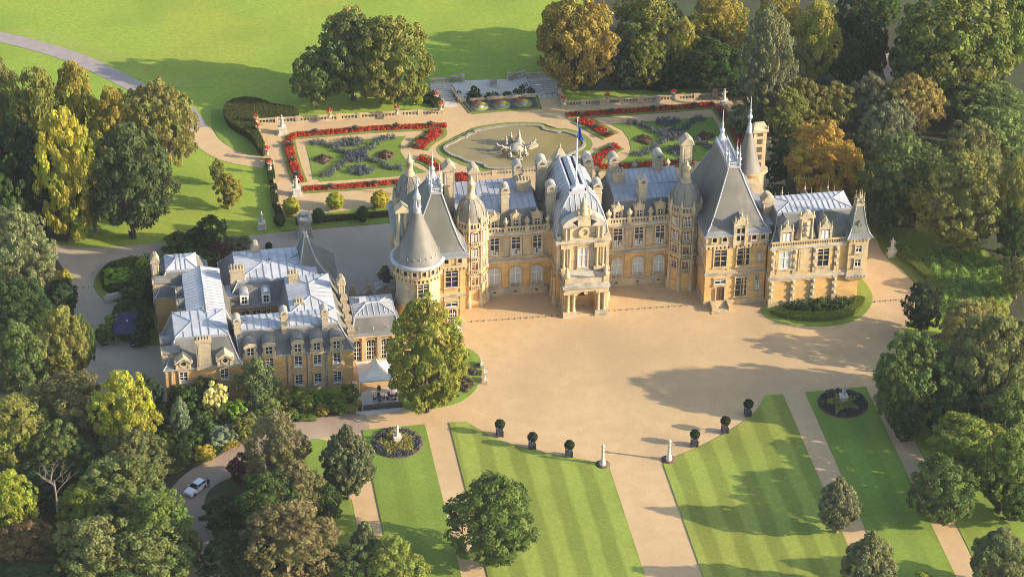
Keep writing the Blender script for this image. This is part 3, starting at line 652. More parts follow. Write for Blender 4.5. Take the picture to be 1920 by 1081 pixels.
for s in (-1,1): b.box(s*4.0-.2,s*4.0+.2,.3,4.0,7.3,8.1,1)
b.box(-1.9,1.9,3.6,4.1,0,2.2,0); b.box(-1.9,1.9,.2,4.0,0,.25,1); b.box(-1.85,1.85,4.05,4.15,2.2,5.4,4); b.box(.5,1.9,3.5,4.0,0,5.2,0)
b.box(-3.6,3.6,.45,4.1,7.3,7.34,5)
part(b, 'porch', STONE + ['paving'])

# ---- domed stair turrets either side of the central range
def stair_turret(cx, cy, name='stair_turret', face=0.0, windows=True, z=17.0, r=2.75, lantern=25.6):
    b = MB()
    b.lathe(cx,cy,[(r+.45,0),(r+.45,1.3),(r+.1,1.6),(r,7.2),(r+.3,7.3),(r+.3,7.7),(r,7.9),(r,13.0),(r+.35,13.2),(r+.35,13.6),(r,13.8)],16,0,False,math.pi/16)
    b.lathe(cx,cy,[(r,13.8),(r,16.2),(r+.35,16.4),(r+.55,16.9),(r+.2,17.0)],16,1,False,math.pi/16)
    for zz in (4.4,10.4): b.lathe(cx,cy,[(r+.2,zz-.2),(r+.22,zz+.2)],16,1,False,math.pi/16)
    for k in range(8):                            # buttress columns and pinnacles
        a = face - math.pi/2 + math.pi/8 + k*math.pi/4; x, y = cx+(r+.22)*math.cos(a), cy+(r+.22)*math.sin(a)
        b.lathe(x,y,[(.55,0),(.55,1.4),(.32,1.7),(.28,7.2),(.42,7.3),(.42,7.8),(.27,8.0),(.26,13.0),(.42,13.2),(.42,13.6),(.24,13.9),(.24,16.3),(.4,16.6),(.3,17.6),(.33,18.0),(.05,19.3)],7,3)
    for k in range(32):
        a = 2*math.pi*k/32; b.obox(cx+(r+.3)*math.cos(a),cy+(r+.3)*math.sin(a),17,17.9,.22,.22,a,3)
    b.lathe(cx,cy,[(r+.38,17.9),(r+.38,18.1),(r+.2,18.1)],16,1,False)
    t = part(b, name, STONE)
    b = MB(); pr = [(r,17.0),(r+.05,18.2)] + [(r*math.cos(q)*.98+.0, 18.2+4.0*math.sin(q)) for q in np.linspace(.12,1.3,8)]
    b.lathe(cx,cy,pr,24,0); rr = r*math.cos(1.3)
    for k in range(10):
        a = 2*math.pi*k/10; b.tube([(cx+(p+.03)*math.cos(a),cy+(p+.03)*math.sin(a),zz) for p,zz in pr[2:]],.07,4,0)
    b.lathe(cx,cy,[(rr+.25,22.0),(rr+.3,22.3),(rr,22.5),(rr*.85,lantern-.9),(rr+.1,lantern-.7),(rr*.5,lantern-.1),(.08,lantern+.9)],10,1)
    part(b, 'dome', ['dome_stone','carved_stone'], t)
    if windows:
        for zz, h, st in ((14.0,2.1,'archred'),(11.0,1.9,'archred'),(8.3,1.5,'red'),(5.0,1.5,'red')):
            for da in (0,-.785,.785):
                a = face - math.pi/2 + da; o = window(t, cx+(r-.02)*math.cos(a), cy+(r-.02)*math.sin(a), zz, 1.15, h, st, a+math.pi/2)
        for zz in (4.1,7.45,10.2,13.45):
            b = MB(); a = face - math.pi/2; c = Vector((cx+(r+.42)*math.cos(a), cy+(r+.42)*math.sin(a),0)); tx = Vector((-math.sin(a),math.cos(a),0))
            b.balusters(c-tx*.9, c+tx*.9, zz, .75, 0, .36, .25)
            part(b, 'window_balcony', ['carved_stone'], t)
    return t
stair_turret(-20.1, 8.9, face=.12); stair_turret(20.0, 8.7, face=-.05)
x,_,z = on_y(768,345,18.6); stair_turret(-30.1, 18.6, 'garden_turret', 0, False)
x,_,z = on_y(1288,254,13.0); chimney(RR, 'gabled', x, 13.0, 15, z, 1.9, 1.7)
x,_,z = on_y(841,303,12.0); chimney(LR, 'gabled', x, 12.0, 13, z, 1.9, 1.7)

# ---- corner pavilions with tall hipped slate roofs
def pavilion(s, xi, xo, ridge):
    x0, x1 = min(s*xi,s*xo), max(s*xi,s*xo); b = MB()
    b.box(x0,x1,0,19.5,0,7.0,0); b.box(x0+.02,x1-.02,.02,19.5,7.0,13.0,0)
    b.box(x0-.2,x1+.2,-.2,19.6,0,1.1,1); b.box(x0-.3,x1+.3,-.3,19.6,6.8,7.15,2); b.box(x0-.17,x1+.17,-.17,19.6,7.15,7.6,1); b.box(x0-.05,x1+.05,-.05,19.6,6.1,6.4,1)
    for x in (x0,x1):                             # quoin strips
        b.box(x-.12 if x==x0 else x-.9, x+.9 if x==x0 else x+.12, -.12, .9, 1.1, 12.5, 0)
    for k in (.36,.66): xx = x0+(x1-x0)*k; b.box(xx-.14,xx+.14,-.1,.1,1.1,12.5,0)
    # corbelled attic
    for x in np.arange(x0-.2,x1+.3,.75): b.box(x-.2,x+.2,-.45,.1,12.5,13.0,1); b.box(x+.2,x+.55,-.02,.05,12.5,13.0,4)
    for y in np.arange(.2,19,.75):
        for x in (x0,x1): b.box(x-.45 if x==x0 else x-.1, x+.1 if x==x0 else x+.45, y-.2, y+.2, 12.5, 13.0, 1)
    b.box(x0-.45,x1+.45,-.45,19.8,13.0,13.7,1); b.box(x0-.38,x1+.38,-.38,19.7,13.7,15.3,1)
    for k in range(int((x1-x0)/2)):               # golden panels between the little windows
        xx = x0+1+k*2; b.box(xx-.55,xx+.55,-.42,-.3,13.85,15.2,0)
    t = part(b, 'corner_pavilion', STONE)
    rx0, rx1, ry0, ry1 = ridge
    e = .75; lv = [(x0-e,x1+e,-e,20.2,15.3),(x0-.1,x1+.1,-.1,19.5,16.2)]
    A = lv[-1]; T = (rx0,rx1,ry0,ry1,26.2)
    for f, g in ((.08,.17),(.2,.36),(.45,.62),(.72,.84)): lv.append(tuple(A[i]+(T[i]-A[i])*g for i in range(4)) + (16.2+10*f,))
    lv[2:] = [tuple(A[i]+(T[i]-A[i])*g for i in range(4)) + (16.2+10*f,) for f,g in ((.07,.15),(.2,.3),(.45,.54),(.72,.78),(1,1))]
    b = MB(); b.rects(lv, 0, True); b.rects([(x0-e,x1+e,-e,20.2,15.2),(x0-e-.05,x1+e+.05,-e-.05,20.25,15.45)],1); b.rects([lv[0],lv[1]],1,False); hips(b, lv[1:], 1, .13)
    b.box(rx0-.2,rx1+.2,ry0-.2,ry1+.2,26.1,26.5,1)
    rf = part(b, 'pavilion_roof', ['slate','lead'], t)
    b = MB()                                      # lead cresting: rails, balls and spikes
    b.balusters((rx0,ry0,0),(rx1,ry0,0),26.5,.8,0,.3,.12)
    for x in (rx0,rx1): b.balusters((x,ry0,0),(x,ry1,0),26.5,.6,0,.45,.12)
    for x in (rx0,rx1):
        for y in (ry0,ry0+2.2): finial(b,x,y,26.5,31.0,.38)
    xm = (rx0+rx1)/2; finial(b,xm,ry1-.3,26.5,32.8,.5); b.lathe(xm,ry1-.3,[(1.0,26.5),(.5,27.4),(.3,28.2)],8,0)
    part(b, 'roof_cresting', ['lead_grey'], t)
    return t
RP = pavilion(1, 22.4, 33.5, (26.95,29.0,5.4,15.6))
for x in (25.0,29.3): window(RP, x, 0, 8.6, 2.3, 3.5, 'mullion')
window(RP, 29.2, 0, 1.9, 2.1, 3.8, 'mullion'); window(RP, 25.2, 0, 4.75, 2.1, .95, 'dark')
window(RP, 32.4, 0, 9.0, .75, 2.3, 'archdark'); window(RP, 32.2, 0, 2.9, .8, 2.9, 'archdark')
put('door', MB().box(-.75,.75,-.06,.02,0,2.6,0).arch(0,-.06,.02,2.6,1.5,.5,0).box(-.03,.03,-.1,0,0,3,1).box(-1.0,-.75,-.25,.05,0,2.8,2).box(.75,1.0,-.25,.05,0,2.8,2).box(-1.2,1.2,-.3,.05,3.2,3.5,2).mesh('door',['oak_door','metal_dark','pale_stone']), (25.3,-.02,1.0), 0, RP)
for x in (23.6,25.5,31.0,32.7): window(RP, x, -.38, 14.2, .75, .8, 'void')
for y in (3,6): window(RP, 22.4, y, 9, 1.2, 2.6, 'dark', -math.pi/2)
dormer(RP, 'tall_dormer', 28.4, -.55, 13.4)
b = MB()
for k in range(6): b.box(24.0-.0*k,26.6,-2.6+k*.42,-.1,k*.17,(k+1)*.17,0)
for s in (23.75,26.85): b.box(s-.3,s+.3,-2.3,-.1,0,1.0,0); b.box(s-.38,s+.38,-2.5,-.1,1.0,1.15,0)
b.box(23.2,27.4,-3.0,-2.3,0,.14,0); part(b, 'entrance_steps', ['pale_stone'], RP)
LP = pavilion(-1, 22.6, 33.5, (-28.1,-26.2,4.2,9.6))
window(LP, -25.0, 0, 8.9, 2.3, 3.4, 'mullion'); window(LP, -25.0, 0, 4.6, 2.2, 1.0, 'dark'); window(LP, -24.9, 0, 1.0, 1.6, 3.0, 'archred')
for x in (-26.0,-23.6): window(LP, x, -.38, 14.2, .75, .8, 'void')
for y in (3,6): window(LP, -22.6, y, 9, 1.2, 2.6, 'dark', math.pi/2)

# ---- round tower with the conical roof
cx, cy, r = -31.1, .7, 3.95
b = MB(); b.lathe(cx,cy,[(r+.2,0),(r+.2,1.2),(r,1.4),(r,6.8),(r+.2,6.9),(r+.2,7.2),(r,7.3),(r,12.3)],36,1,True)
for k in range(36):
    a = 2*math.pi*k/36; b.obox(cx+(r+.3)*math.cos(a),cy+(r+.3)*math.sin(a),12.3,13.0,.6,.38,a,1)
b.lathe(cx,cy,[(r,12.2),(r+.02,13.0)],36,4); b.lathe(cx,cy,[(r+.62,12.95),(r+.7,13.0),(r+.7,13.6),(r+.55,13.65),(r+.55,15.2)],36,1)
RT = part(b, 'round_tower', STONE)
for k in range(-5,6):
    a = -math.pi/2 + .12 + k*.37; window(RT, cx+(r+.53)*math.cos(a), cy+(r+.53)*math.sin(a), 14.0, .7, .8, 'void', a+math.pi/2)
for a in (-1.45,): window(RT, cx+r*math.cos(a), cy+r*math.sin(a), 9.2, 2.0, 2.7, 'mullion', a+math.pi/2)
b = MB(); b.lathe(cx,cy,[(r+.5,15.1),(r+1.05,15.2),(r+1.1,15.5),(r+.55,15.75)],36,1); b.lathe(cx,cy,[(r+.6,15.6),(r+.35,15.9),(r-.15,16.9),(r-.75,18.3),(2.25,20.8),(1.35,23.0),(.72,24.9)],36,0); b.lathe(cx,cy,[(.8,24.3),(.75,25.0),(.6,25.7)],12,1)
part(b, 'conical_roof', ['slate','lead'], RT)
b = MB(); b.lathe(cx,cy,[(.75,25.6),(.8,25.9),(.55,26.0)],10,0)
for k in range(6): a = k*math.pi/3; b.lathe(cx+.5*math.cos(a),cy+.5*math.sin(a),[(.12,26),(.12,27.6)],6,0)
b.lathe(cx,cy,[(.7,27.6),(.72,27.9),(.45,28.5),(.3,29.0)],10,0); finial(b,cx,cy,29.0,33.2,.35); part(b, 'lantern', ['lead_grey'], RT)
for k in range(-4,5): a = -math.pi/2+.2+k*.42; 
for k in range(9):
    b = MB(); a = -math.pi/2-.9+k*.3; b.tube([(cx+3.9*math.cos(a),cy+3.9*math.sin(a),16.7),(cx+3.9*math.cos(a),cy+3.9*math.sin(a),17.2)],.06,5,0)
    part(b, 'snow_hook', ['lead_white'], RT)
b = MB(); x,_,z = on_y(752.5,381,1.6); b.box(x-1.0,x+1.0,.7,2.5,12,17.8,0); b.rects([(x-1.3,x+1.3,.4,2.8,17.8),(x-1.2,x+1.2,.5,2.7,18.2),(x-.8,x+.8,.9,2.3,18.8)],1)
for s in (-1,1): b.lathe(x+s*.62,1.2,[(.45,18.8),(.38,19.2),(.36,z-2.0),(.5,z-1.5)],10,0); b.lathe(x+s*.62,2.1,[(.45,18.8),(.36,19.2),(.36,z-2.0),(.5,z-1.5)],10,0)
b.box(x-1.2,x+1.2,.6,2.6,z-1.5,z-1.1,1); b.profile_y([(x-1.25,z-1.1),(x+1.25,z-1.1),(x,z)],.55,2.6,1); part(b, 'chimney', ['chimney_stone','carved_stone'], RT)

# ---- side wing beyond the right pavilion
b = MB(); x0, x1, yf = 33.9, 51.0, -2.2
b.box(x0,x1,yf,13,0,6.2,0); b.box(x0+.02,x1-.02,yf+.02,13,6.2,12.8,0); b.box(x0-.15,x1+.15,yf-.2,13,0,.9,1)
b.box(x0-.25,x1+.25,yf-.4,13,6.1,6.6,2); b.box(x0,x1,yf-.15,yf+.1,6.6,7.2,1); b.box(x0-.2,x1+.2,yf-.35,13,12.6,13.1,2); b.balusters((x0,yf-.1,0),(x1-2.4,yf-.1,0),13.1,1.05,1,.45)
for x in (34.4,38.5,42.3,46.4):
    b.box(x-.42,x+.42,yf-.3,yf+.1,.9,6.1,3); b.box(x-.5,x+.5,yf-.35,yf+.1,0,1.1,1); b.box(x-.38,x+.38,yf-.28,yf+.1,7.2,12.6,3)
    for z in (2.2,3.6,5.0,8.4,10,11.6): b.lathe(x,yf-.3,[(.22,z),(.34,z+.3),(.2,z+.7)],6,3)
for xa,xb in ((34.8,38.1),(38.9,41.9),(42.7,46.0)):  # blind arcade below
    q = [((xa+xb)/2+(xb-xa)/2*math.cos(math.pi*k/8), 4.9+.75*math.sin(math.pi*k/8)) for k in range(9)]
    b.profile_y([(xb,6.1)]+q+[(xa,6.1)], yf-.25, yf+.05, 0); b.box(xa,xb,yf-.12,yf+.05,.9,1.3,1)
b.box(39.2,41.6,yf-.14,yf+.05,7.6,12.2,1); b.box(39.5,41.3,yf-.18,yf,8.0,11.9,1)
for x in (36.6,43.9): b.box(x-1.5,x+1.5,yf-.12,yf+.05,7.2,8.3,1); b.box(x-1.7,x-1.25,yf-.2,yf,8.3,12.4,0); b.box(x+1.25,x+1.7,yf-.2,yf,8.3,12.4,0)
WG = part(b, 'side_wing', STONE)
window(WG, 36.6, yf, 8.4, 2.2, 3.6, 'blind'); window(WG, 43.9, yf, 8.4, 2.1, 3.6, 'mullion')
for y in (3,7): window(WG, 51.0, y, 8.4, 1.8, 3.4, 'mullion', math.pi/2)
b = MB(); lv = [(x0-.1,x1,yf+.3,12.5,13.3),(x0+1.2,x1-1.0,yf+2.2,10.5,15.6),(x0+2.0,x1-1.0,yf+4.4,8.2,17.4)]
b.rects(lv,0,True); hips(b,lv,1,.12); b.box(lv[2][0]-.1,lv[2][1]+.1,lv[2][2]-.15,lv[2][3]+.15,17.2,17.6,1)
wr = part(b, 'wing_roof', ['mossy_slate','lead'], WG)
lead_roof('flat_roof', WG, lv[2][0],lv[2][1],lv[2][2],lv[2][3],17.65,.35,'x',.95,('lead_white','lead'))
for x in (36.7,44.0): dormer(WG, 'wing_dormer', x, yf+.1, 13.2)
b = MB(); b.box(-1.25,1.25,0,1.0,0,5.6,0); b.box(-1.5,1.5,-.15,1.1,5.3,5.7,0); b.arch(0,-.1,1.0,5.7,2.0,.9,0); b.box(-1.4,1.4,-.1,1.1,-.2,.9,0); b.box(-.7,.7,-.12,0,1.4,4.8,0)
for s in (-1,1): b.lathe(s*1.0,-.05,[(.25,.9),(.2,4.9),(.3,5.3)],8,0); b.profile_y([(s*1.25,.9),(s*1.9,.9),(s*1.3,3)],.1,.9,0); b.lathe(s*1.2,.2,[(.2,5.7),(.24,6),(.03,6.7)],7,0)
for k in range(3): b.ball((0,-.15,1.9+k*1.1),.45,8,0,.5)
put('carved_tablet', b.mesh('tablet',['carved_stone']), (40.4,yf+.2,13.4), 0, WG)
b = MB()
for px,pt in ((1469,360),(1512,352),(1555,350)):  # heads of the dormers on the far slope
    x,_,z = on_y(px,pt,9.6); b.box(x-1,x+1,8.6,11,14,z-2.6,0); b.profile_y([(x-1.2,z-2.6),(x+1.2,z-2.6),(x,z-1)],8.4,11,1); finial(b,x,10.6,z-1.4,z+.6,.25)
    for s in (-1,1): finial(b,x+s*1.3,10.6,z-3,z-.6,.22); b.box(x+s*1.3-.25,x+s*1.3+.25,10.3,10.9,13,z-2.9,0)
part(b, 'rear_dormer', ['carved_stone','slate'], WG)
b = MB(); tx0,tx1,ty0,ty1 = 48.5,52.2,-2.75,1.2    # corner turret on corbels
b.rects([(49.3,51.2,-2.3,.6,4.4),(tx0-.1,tx1+.1,ty0-.1,ty1+.1,5.4)],0); b.box(tx0-.15,tx1+.15,ty0-.15,ty1+.15,5.4,6.1,2); b.box(tx0,tx1,ty0,ty1,6.1,13.9,1)
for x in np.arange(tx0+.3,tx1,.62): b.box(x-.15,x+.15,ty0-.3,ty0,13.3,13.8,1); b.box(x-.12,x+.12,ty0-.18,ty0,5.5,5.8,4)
for y in np.arange(ty0+.3,ty1,.62): b.box(tx1,tx1+.3,y-.15,y+.15,13.3,13.8,1)
b.box(tx0-.35,tx1+.35,ty0-.35,ty1+.35,13.8,14.15,1); b.box(tx0-.06,tx1+.06,ty0-.06,ty1+.06,9.8,10.1,1)
TT = part(b, 'corner_turret', STONE)
for z in (11.0,7.9): window(TT, 50.4, ty0, z, 1.1, 1.5 if z < 9 else 1.4, 'dark'); window(TT, tx1, -.8, z, 1.1, 1.5 if z < 9 else 1.4, 'dark', math.pi/2)
b = MB(); xm, ym = 50.4, -.8
lv = [(tx0-.6,tx1+.6,ty0-.6,ty1+.6,14.15),(tx0+.05,tx1-.05,ty0+.05,ty1-.05,15.0),(tx0+.55,tx1-.55,ty0+.6,ty1-.6,16.6),(xm-.65,xm+.65,ym-.65,ym+.65,20.2)]
b.rects(lv,0); b.rects(lv[:2],1,False); hips(b,lv,1,.11); b.box(xm-.8,xm+.8,ym-.8,ym+.8,20.1,20.5,2)
for s in (-1,1):
    for q in (-1,1): finial(b,xm+s*.6,ym+q*.6,20.5,22.8,.2,2)
b.box(xm-.4,xm+.4,ym-.4,ym+.4,20.5,21.4,2); finial(b,xm,ym,21.4,23.2,.25,2); b.box(xm-.35,xm+.35,ty0+.4,ty0+1.4,16.0,16.7,0); b.profile_y([(xm-.5,16.7),(xm+.5,16.7),(xm,17.4)],ty0+.35,ty0+1.5,0)
part(b, 'turret_roof', ['mossy_slate','lead','carved_stone'], TT)
x,_,z = on_y(1440,362,6.0); chimney(RP, 'gabled', x, 6.0, 12, z, 1.9, 1.6)
b = MB(); b.box(33.2,36.2,2,13,12.8,15.4,0); b.box(33.0,36.0,1.8,13,15.4,15.6,1); part(b, 'link_roof', ['pale_stone','lead'], WG)

# ---- slender stair tower on the garden side, right
cx, cy = 36.0, 23.6
b = MB(); b.lathe(cx,cy,[(3.6,0),(3.6,6.8),(4.0,7.1),(4.0,7.5)],24,0); b.lathe(cx,cy,[(4.0,7.5),(3.9,8.5),(3.6,8.5),(3.6,7.6)],24,1); b.lathe(cx,cy,[(2.5,7),(2.5,14.3),(2.8,14.6),(2.8,15.0)],20,1)
b.box(33.4,37,15,23,0,14,1)
ST = part(b, 'garden_stair_tower', STONE)
b = MB(); b.lathe(cx-.6,cy,[(2.65,15.0),(2.3,15.8),(1.4,19.5),(.65,22.5),(.45,23.4)],20,0); b.lathe(cx-.6,cy,[(.62,22.6),(.5,23.6),(.3,24.4)],10,1); finial(b,cx-.6,cy,24.2,30.5,.5,1)
part(b, 'conical_roof', ['slate','lead_grey'], ST)
x,_,z = on_y(1425,228,24.5); b = MB(); w = 1.25
b.box(x-w,x+w,23.6,25.4,8,z-1.8,0); b.box(x-w-.3,x+w+.3,23.3,25.7,z-1.8,z-1.4,1); b.rects([(x-w-.25,x+w+.25,23.3,25.7,z-1.4),(x-.9,x+.9,24.2,24.8,z-.2)],1)
for q in np.arange(z-9.5,z-2.5,1.7): b.box(x-w-.04,x-w+.02,24.1,24.9,q,q+1.1,2); b.box(x-.5,x+.5,23.55,23.62,q,q+1.1,2)
for s in (-1,1): finial(b,x+s*(w+.1),23.5,z-1.4,z+.1,.22,1)
b.lathe(x+.2,24.4,[(1.6,z-11),(1.9,z-10.6),(1.9,z-10.2)],12,1)
part(b, 'chimney', ['pale_stone','carved_stone','corbel_dark'], ST)

# ---- low corridor joining the round tower to the service wing
b = MB(); b.box(-45,-34.5,1.2,6.2,0,4.6,1); b.box(-45.2,-34.5,1.0,1.4,4.4,5.0,2); b.box(-45,-34.5,5.6,6.4,4.6,5.1,2)
for x in np.arange(-44.5,-35,1.0): b.box(x-.06,x+.06,1.4,5.6,4.6,4.72,5)
b.box(-45,-34.5,1.4,5.6,4.6,4.65,6)
for px,pt in ((662,540),(691,540)):
    x,_,z = on_y(px,pt,5.9); b.profile_y([(x-.9,5.1),(x+.9,5.1),(x,6.2)],5.4,6.4,1); ornament(b,x,5.9,5.5,.9,3)
x,_,z = on_y(724,505,6.0); b.box(x-1.9,x+1.9,5,7,4.6,6.2,1); b.profile_y([(x-2.1,6.2),(x+2.1,6.2),(x,7.4)],4.8,7.2,2); 
part(b, 'corridor', STONE + ['lead_dark','lead'])
trophy = MB(); trophy.lathe(x,6.0,[(.6,7.2),(.8,7.8),(.45,8.3),(.6,8.7),(.3,9.2),(.4,9.6),(.05,9.9)],9,0)
for s in (-1,1): trophy.tube([(x,6,7.6),(x+s*.9,6,8.2),(x+s*1.1,6,7.6)],[.35,.3,.2],7,0)
part(trophy, 'roof_statue', ['metal_dark'])
# ================================================================ the service wing
serv = empty('service_wing', (-60, -5, 0), 'rambling golden stone service wing with pale lead flat roofs around a small courtyard', 'building')
def mansard(x0,x1,y0,y1,z0,ze,zt,ins,name='block',lead='x',rise=.45,base=True):
    """walls, slate slopes and flat lead top; ins = insets left, right, front, back"""
    b = MB(); b.box(x0,x1,y0,y1,-.5,ze-.2,0); b.box(x0-.12,x1+.12,y0-.12,y1+.12,-.5,.5,1)
    b.box(x0-.1,x1+.1,y0-.1,y1+.1,ze*.5-.1,ze*.5+.15,1); b.box(x0-.3,x1+.3,y0-.3,y1+.3,ze-.2,ze+.05,2)
    t = part(b, name, ['golden_stone','pale_stone','grey_stone'], serv)
    l,r,f,k = ins; b = MB(); top = (x0+l,x1-r,y0+f,y1-k,zt); lv = [(x0-.35,x1+.35,y0-.35,y1+.35,ze+.05),(x0+l*.12,x1-r*.12,y0+f*.12,y1-k*.12,ze+.55),top]
    b.rects(lv,0,True); hips(b,lv,1,.12); b.rects([(x0-.4,x1+.4,y0-.4,y1+.4,ze-.02),(x0-.4,x1+.4,y0-.4,y1+.4,ze+.1)],1)
    b.box(top[0]-.1,top[1]+.1,top[2]-.1,top[3]+.1,zt-.15,zt+.02,1)
    rf = part(b, 'slate_roof', ['slate','lead'], t)
    lead_roof('lead_roof', t, top[0],top[1],top[2],top[3],zt+.3,rise,lead,1.15,('lead_white','lead'))
    return t
FL = mansard(-78,-64.9,-18,-7,0,8,11.6,(2.1,1.6,3.9,-1.2),'front_block')
FR = mansard(-64.9,-45,-16.2,-8.4,0,8,11.5,(-.4,2.1,3.1,.1),'front_range',rise=.35)
BL = mansard(-78.2,-68.6,5.4,16.4,0,8,11.6,(2.1,1.8,2.8,2.8),'rear_block',rise=.7)
BB = mansard(-66,-50,.7,16.2,0,7.6,11,(2.4,-1,2.9,2.4),'courtyard_block')
RR_ = mansard(-56.4,-45,-8.2,3.4,0,8,11.45,(1.3,2.1,-.6,.2),'east_range','y',.7)
b = MB(); b.box(-74.3,-65.5,-7,5.4,-.5,8.4,0); b.rects([(-74.6,-65.2,-7,5.5,8.3),(-73.2,-66.4,-7,5.9,11)],2,False); b.box(-74.8,-74.2,-7,5.4,8.2,8.5,1)
MID = part(b, 'middle_range', ['golden_stone','lead','slate'], serv)
lead_roof('lead_roof', MID, -73.3,-66.4,-7.2,8.5,11.2,.9,'y',.95,('lead_white','lead'),False)
for px,py in ((335,552),(338,575),(343,602)): 
    y = {552:3.4,575:-.6,602:-4.6}[py]; dormer(MID, 'segmental_dormer', -74.5, y, 8.2, -math.pi/2)
b = MB(); b.box(-67,-63.2,1.5,5.5,-.5,9.2,0); b.box(-67,-63.2,1.3,5.6,9.2,9.4,1); part(b, 'link_block', ['golden_stone','lead'], serv)
b = MB(); lv = [(-53.3,-44.8,2.6,16.6,7.6),(-52.6,-45.6,3.2,16,8.3),(-51.6,-48.9,7.5,13,12.2),(-50.7,-50.2,9.5,11.3,16.0)]
b.box(-52.8,-45.2,3.4,16,-.5,7.6,2); b.rects(lv,0); hips(b,lv,1,.13); part(b, 'corner_block', ['slate','lead','golden_stone'], serv)
def spx(parent, kind, px, pt, y, z0, w, d):
    x,_,z = on_y(px,pt,y); chimney(parent, kind, x, y, z0, z, w, d)
spx(BL,'gabled',289,476,9.5,0,1.1,1.4); spx(MID,'pots',381.5,529,5.6,9.5,2.0,1.3); spx(MID,'pots',384,577,-5.6,10,1.4,1.1)
spx(BB,'pots',444,497,4.6,7,2.6,1.5); spx(BB,'gabled',478,453,13.5,9,1.0,1.0); spx(RR_,'pots',548.5,506,1.2,10.5,1.6,1.1); spx(RR_,'pots',560,559,-6.2,11,1.5,1.1)
spx(FR,'barrel',443,592,-12.6,8.5,1.1,1.6); spx(FR,'barrel',531.5,578,-12.9,9,1.1,1.8); spx(FR,'barrel',607.5,574,-12.9,9,1.1,1.8); spx(FL,'slab',380,630,-17.9,7.8,2.5,1.2)
spx(RR_,'gabled',639,517,-1.5,0,1.0,1.2)
for y in (-13,-9.4,-6,-2.6): chimney(FR if y < -8 else RR_, 'slab', -45.0, y, 7.6, 10.6, 1.0, 1.0) 
for px in (469,504,558,594,631): x,_,z = on_y(px,650,-16.4); dormer(FR, 'segmental_dormer', x, -16.4, 8.2)
for px in (343,421.5): x,_,z = on_y(px,670,-18.2); dormer(FL, 'bulls_eye_dormer', x, -18.2, 8.1)
for px in (458,499): x,_,z = on_y(px,560,.9); dormer(BB, 'lead_dormer', x, .9, 8.0)
for y in (-15.6,-12.3): dormer(FL, 'segmental_dormer', -78.2, y, 8.2, -math.pi/2)
for y in (7.5,11): dormer(BL, 'segmental_dormer', -78.4, y, 8.2, -math.pi/2)
for px in (505.5,559,595,632):
    x,_,z = on_y(px,673,-16.2); window(FR, x, -16.2, 5.2, 1.35, 2.25, 'sash'); window(FR, x, -16.2, 1.2, 1.35, 2.3, 'sash')
for px in (344,421): x,_,z = on_y(px,700,-18); window(FL, x, -18, 5.1, 1.35, 2.2, 'sash'); window(FL, x, -18, 1.1, 1.35, 2.2, 'sash')
for px in (460,481,500): x,_,z = on_y(px,590,.7); window(BB, x, .7, 4.2, 1.5, 2.5, 'sash')
for y in (-14.5,-12): window(FR, -45, y, 5.2, 1.2, 2.2, 'sash', math.pi/2)
for px in (540,577,612,614.5):
    b = MB(); x,_,z = on_y(px,690,-16.4); b.tube([(x,-16.35,0),(x,-16.35,7.8)],.1,6,0); b.obox(x,-16.35,7.4,7.9,.4,.3,0,0); part(b, 'drain_pipe', ['lead_dark'], FR)
b = MB(); x,_,z = on_y(322,700,-18.2); b.tube([(x,-18.15,0),(x,-18.15,7.8)],.09,6,0); part(b, 'drain_pipe', ['lead_dark'], FL)
b = MB()
x,_,z = on_y(324,534,6.8); b.obox(x,6.6,9.4,9.55,.9,.7,0,0); part(b, 'roof_light', ['lead_white'], BL)
b = MB(); b.box(-57.9,-56.7,8.2,9.8,11.35,11.75,0); b.box(-57.75,-56.85,8.35,9.65,11.75,11.8,1)
for x in (-57.55,-57.3,-57.05): b.box(x-.04,x+.04,8.35,9.65,11.8,11.86,0)
part(b, 'roof_light', ['lead_white','glass'], BB)

# ---- glazed link pavilion between the service wing and the round tower
link = empty('orangery', (-40, -4, 0), 'low orangery with tall arched windows behind the white marquee', 'building')
b = MB(); b.box(-44.3,-35.6,-9,1.1,0,5.6,0); b.box(-44.6,-35.3,-9.35,1.1,5.4,5.8,1); b.box(-44.4,-35.5,-9.15,1.1,0,.7,1)
for px in (655,682,711,738): x,_,z = on_y(px,660,-9); b.box(x-.35,x+.35,-9.4,-8.9,0,5.5,1); b.box(x-.42,x+.42,-9.5,-8.9,0,1.0,1)
w = part(b, 'wall', ['golden_stone','pale_stone'], link)
for px in (668,696,724): x,_,z = on_y(px,660,-9); window(w, x, -9, .6, 1.75, 4.3, 'archdark')
b = MB(); lv = [(-44.7,-35.2,-9.4,1,5.8),(-44.2,-35.7,-8.9,.9,6.2),(-43.6,-36.2,-6.3,.2,8.0)]; b.rects(lv,0); hips(b,lv,1,.13); b.box(-43.8,-36.0,-6.5,.4,7.85,8.15,1); b.rects(lv[:2],1,False)
rf = part(b, 'slate_roof', ['slate','lead'], link); lead_roof('lead_roof', rf, -43.5,-36.3,-6.2,.1,8.2,.6,'x',.8,('lead','lead_white'))
b = MB(); b.box(-42.2,-40.9,-2.6,-1.2,8.4,9.0,0); part(b, 'roof_vent', ['lead_white'], link)
for k in range(3): part(MB().tube([(-43+k*2.6,-8.4,6.5),(-43+k*2.6,-8.3,7.0)],.06,5,0), 'snow_hook', ['lead_white'], link)
#(b, 'snow_hook', ['lead_white'], link)

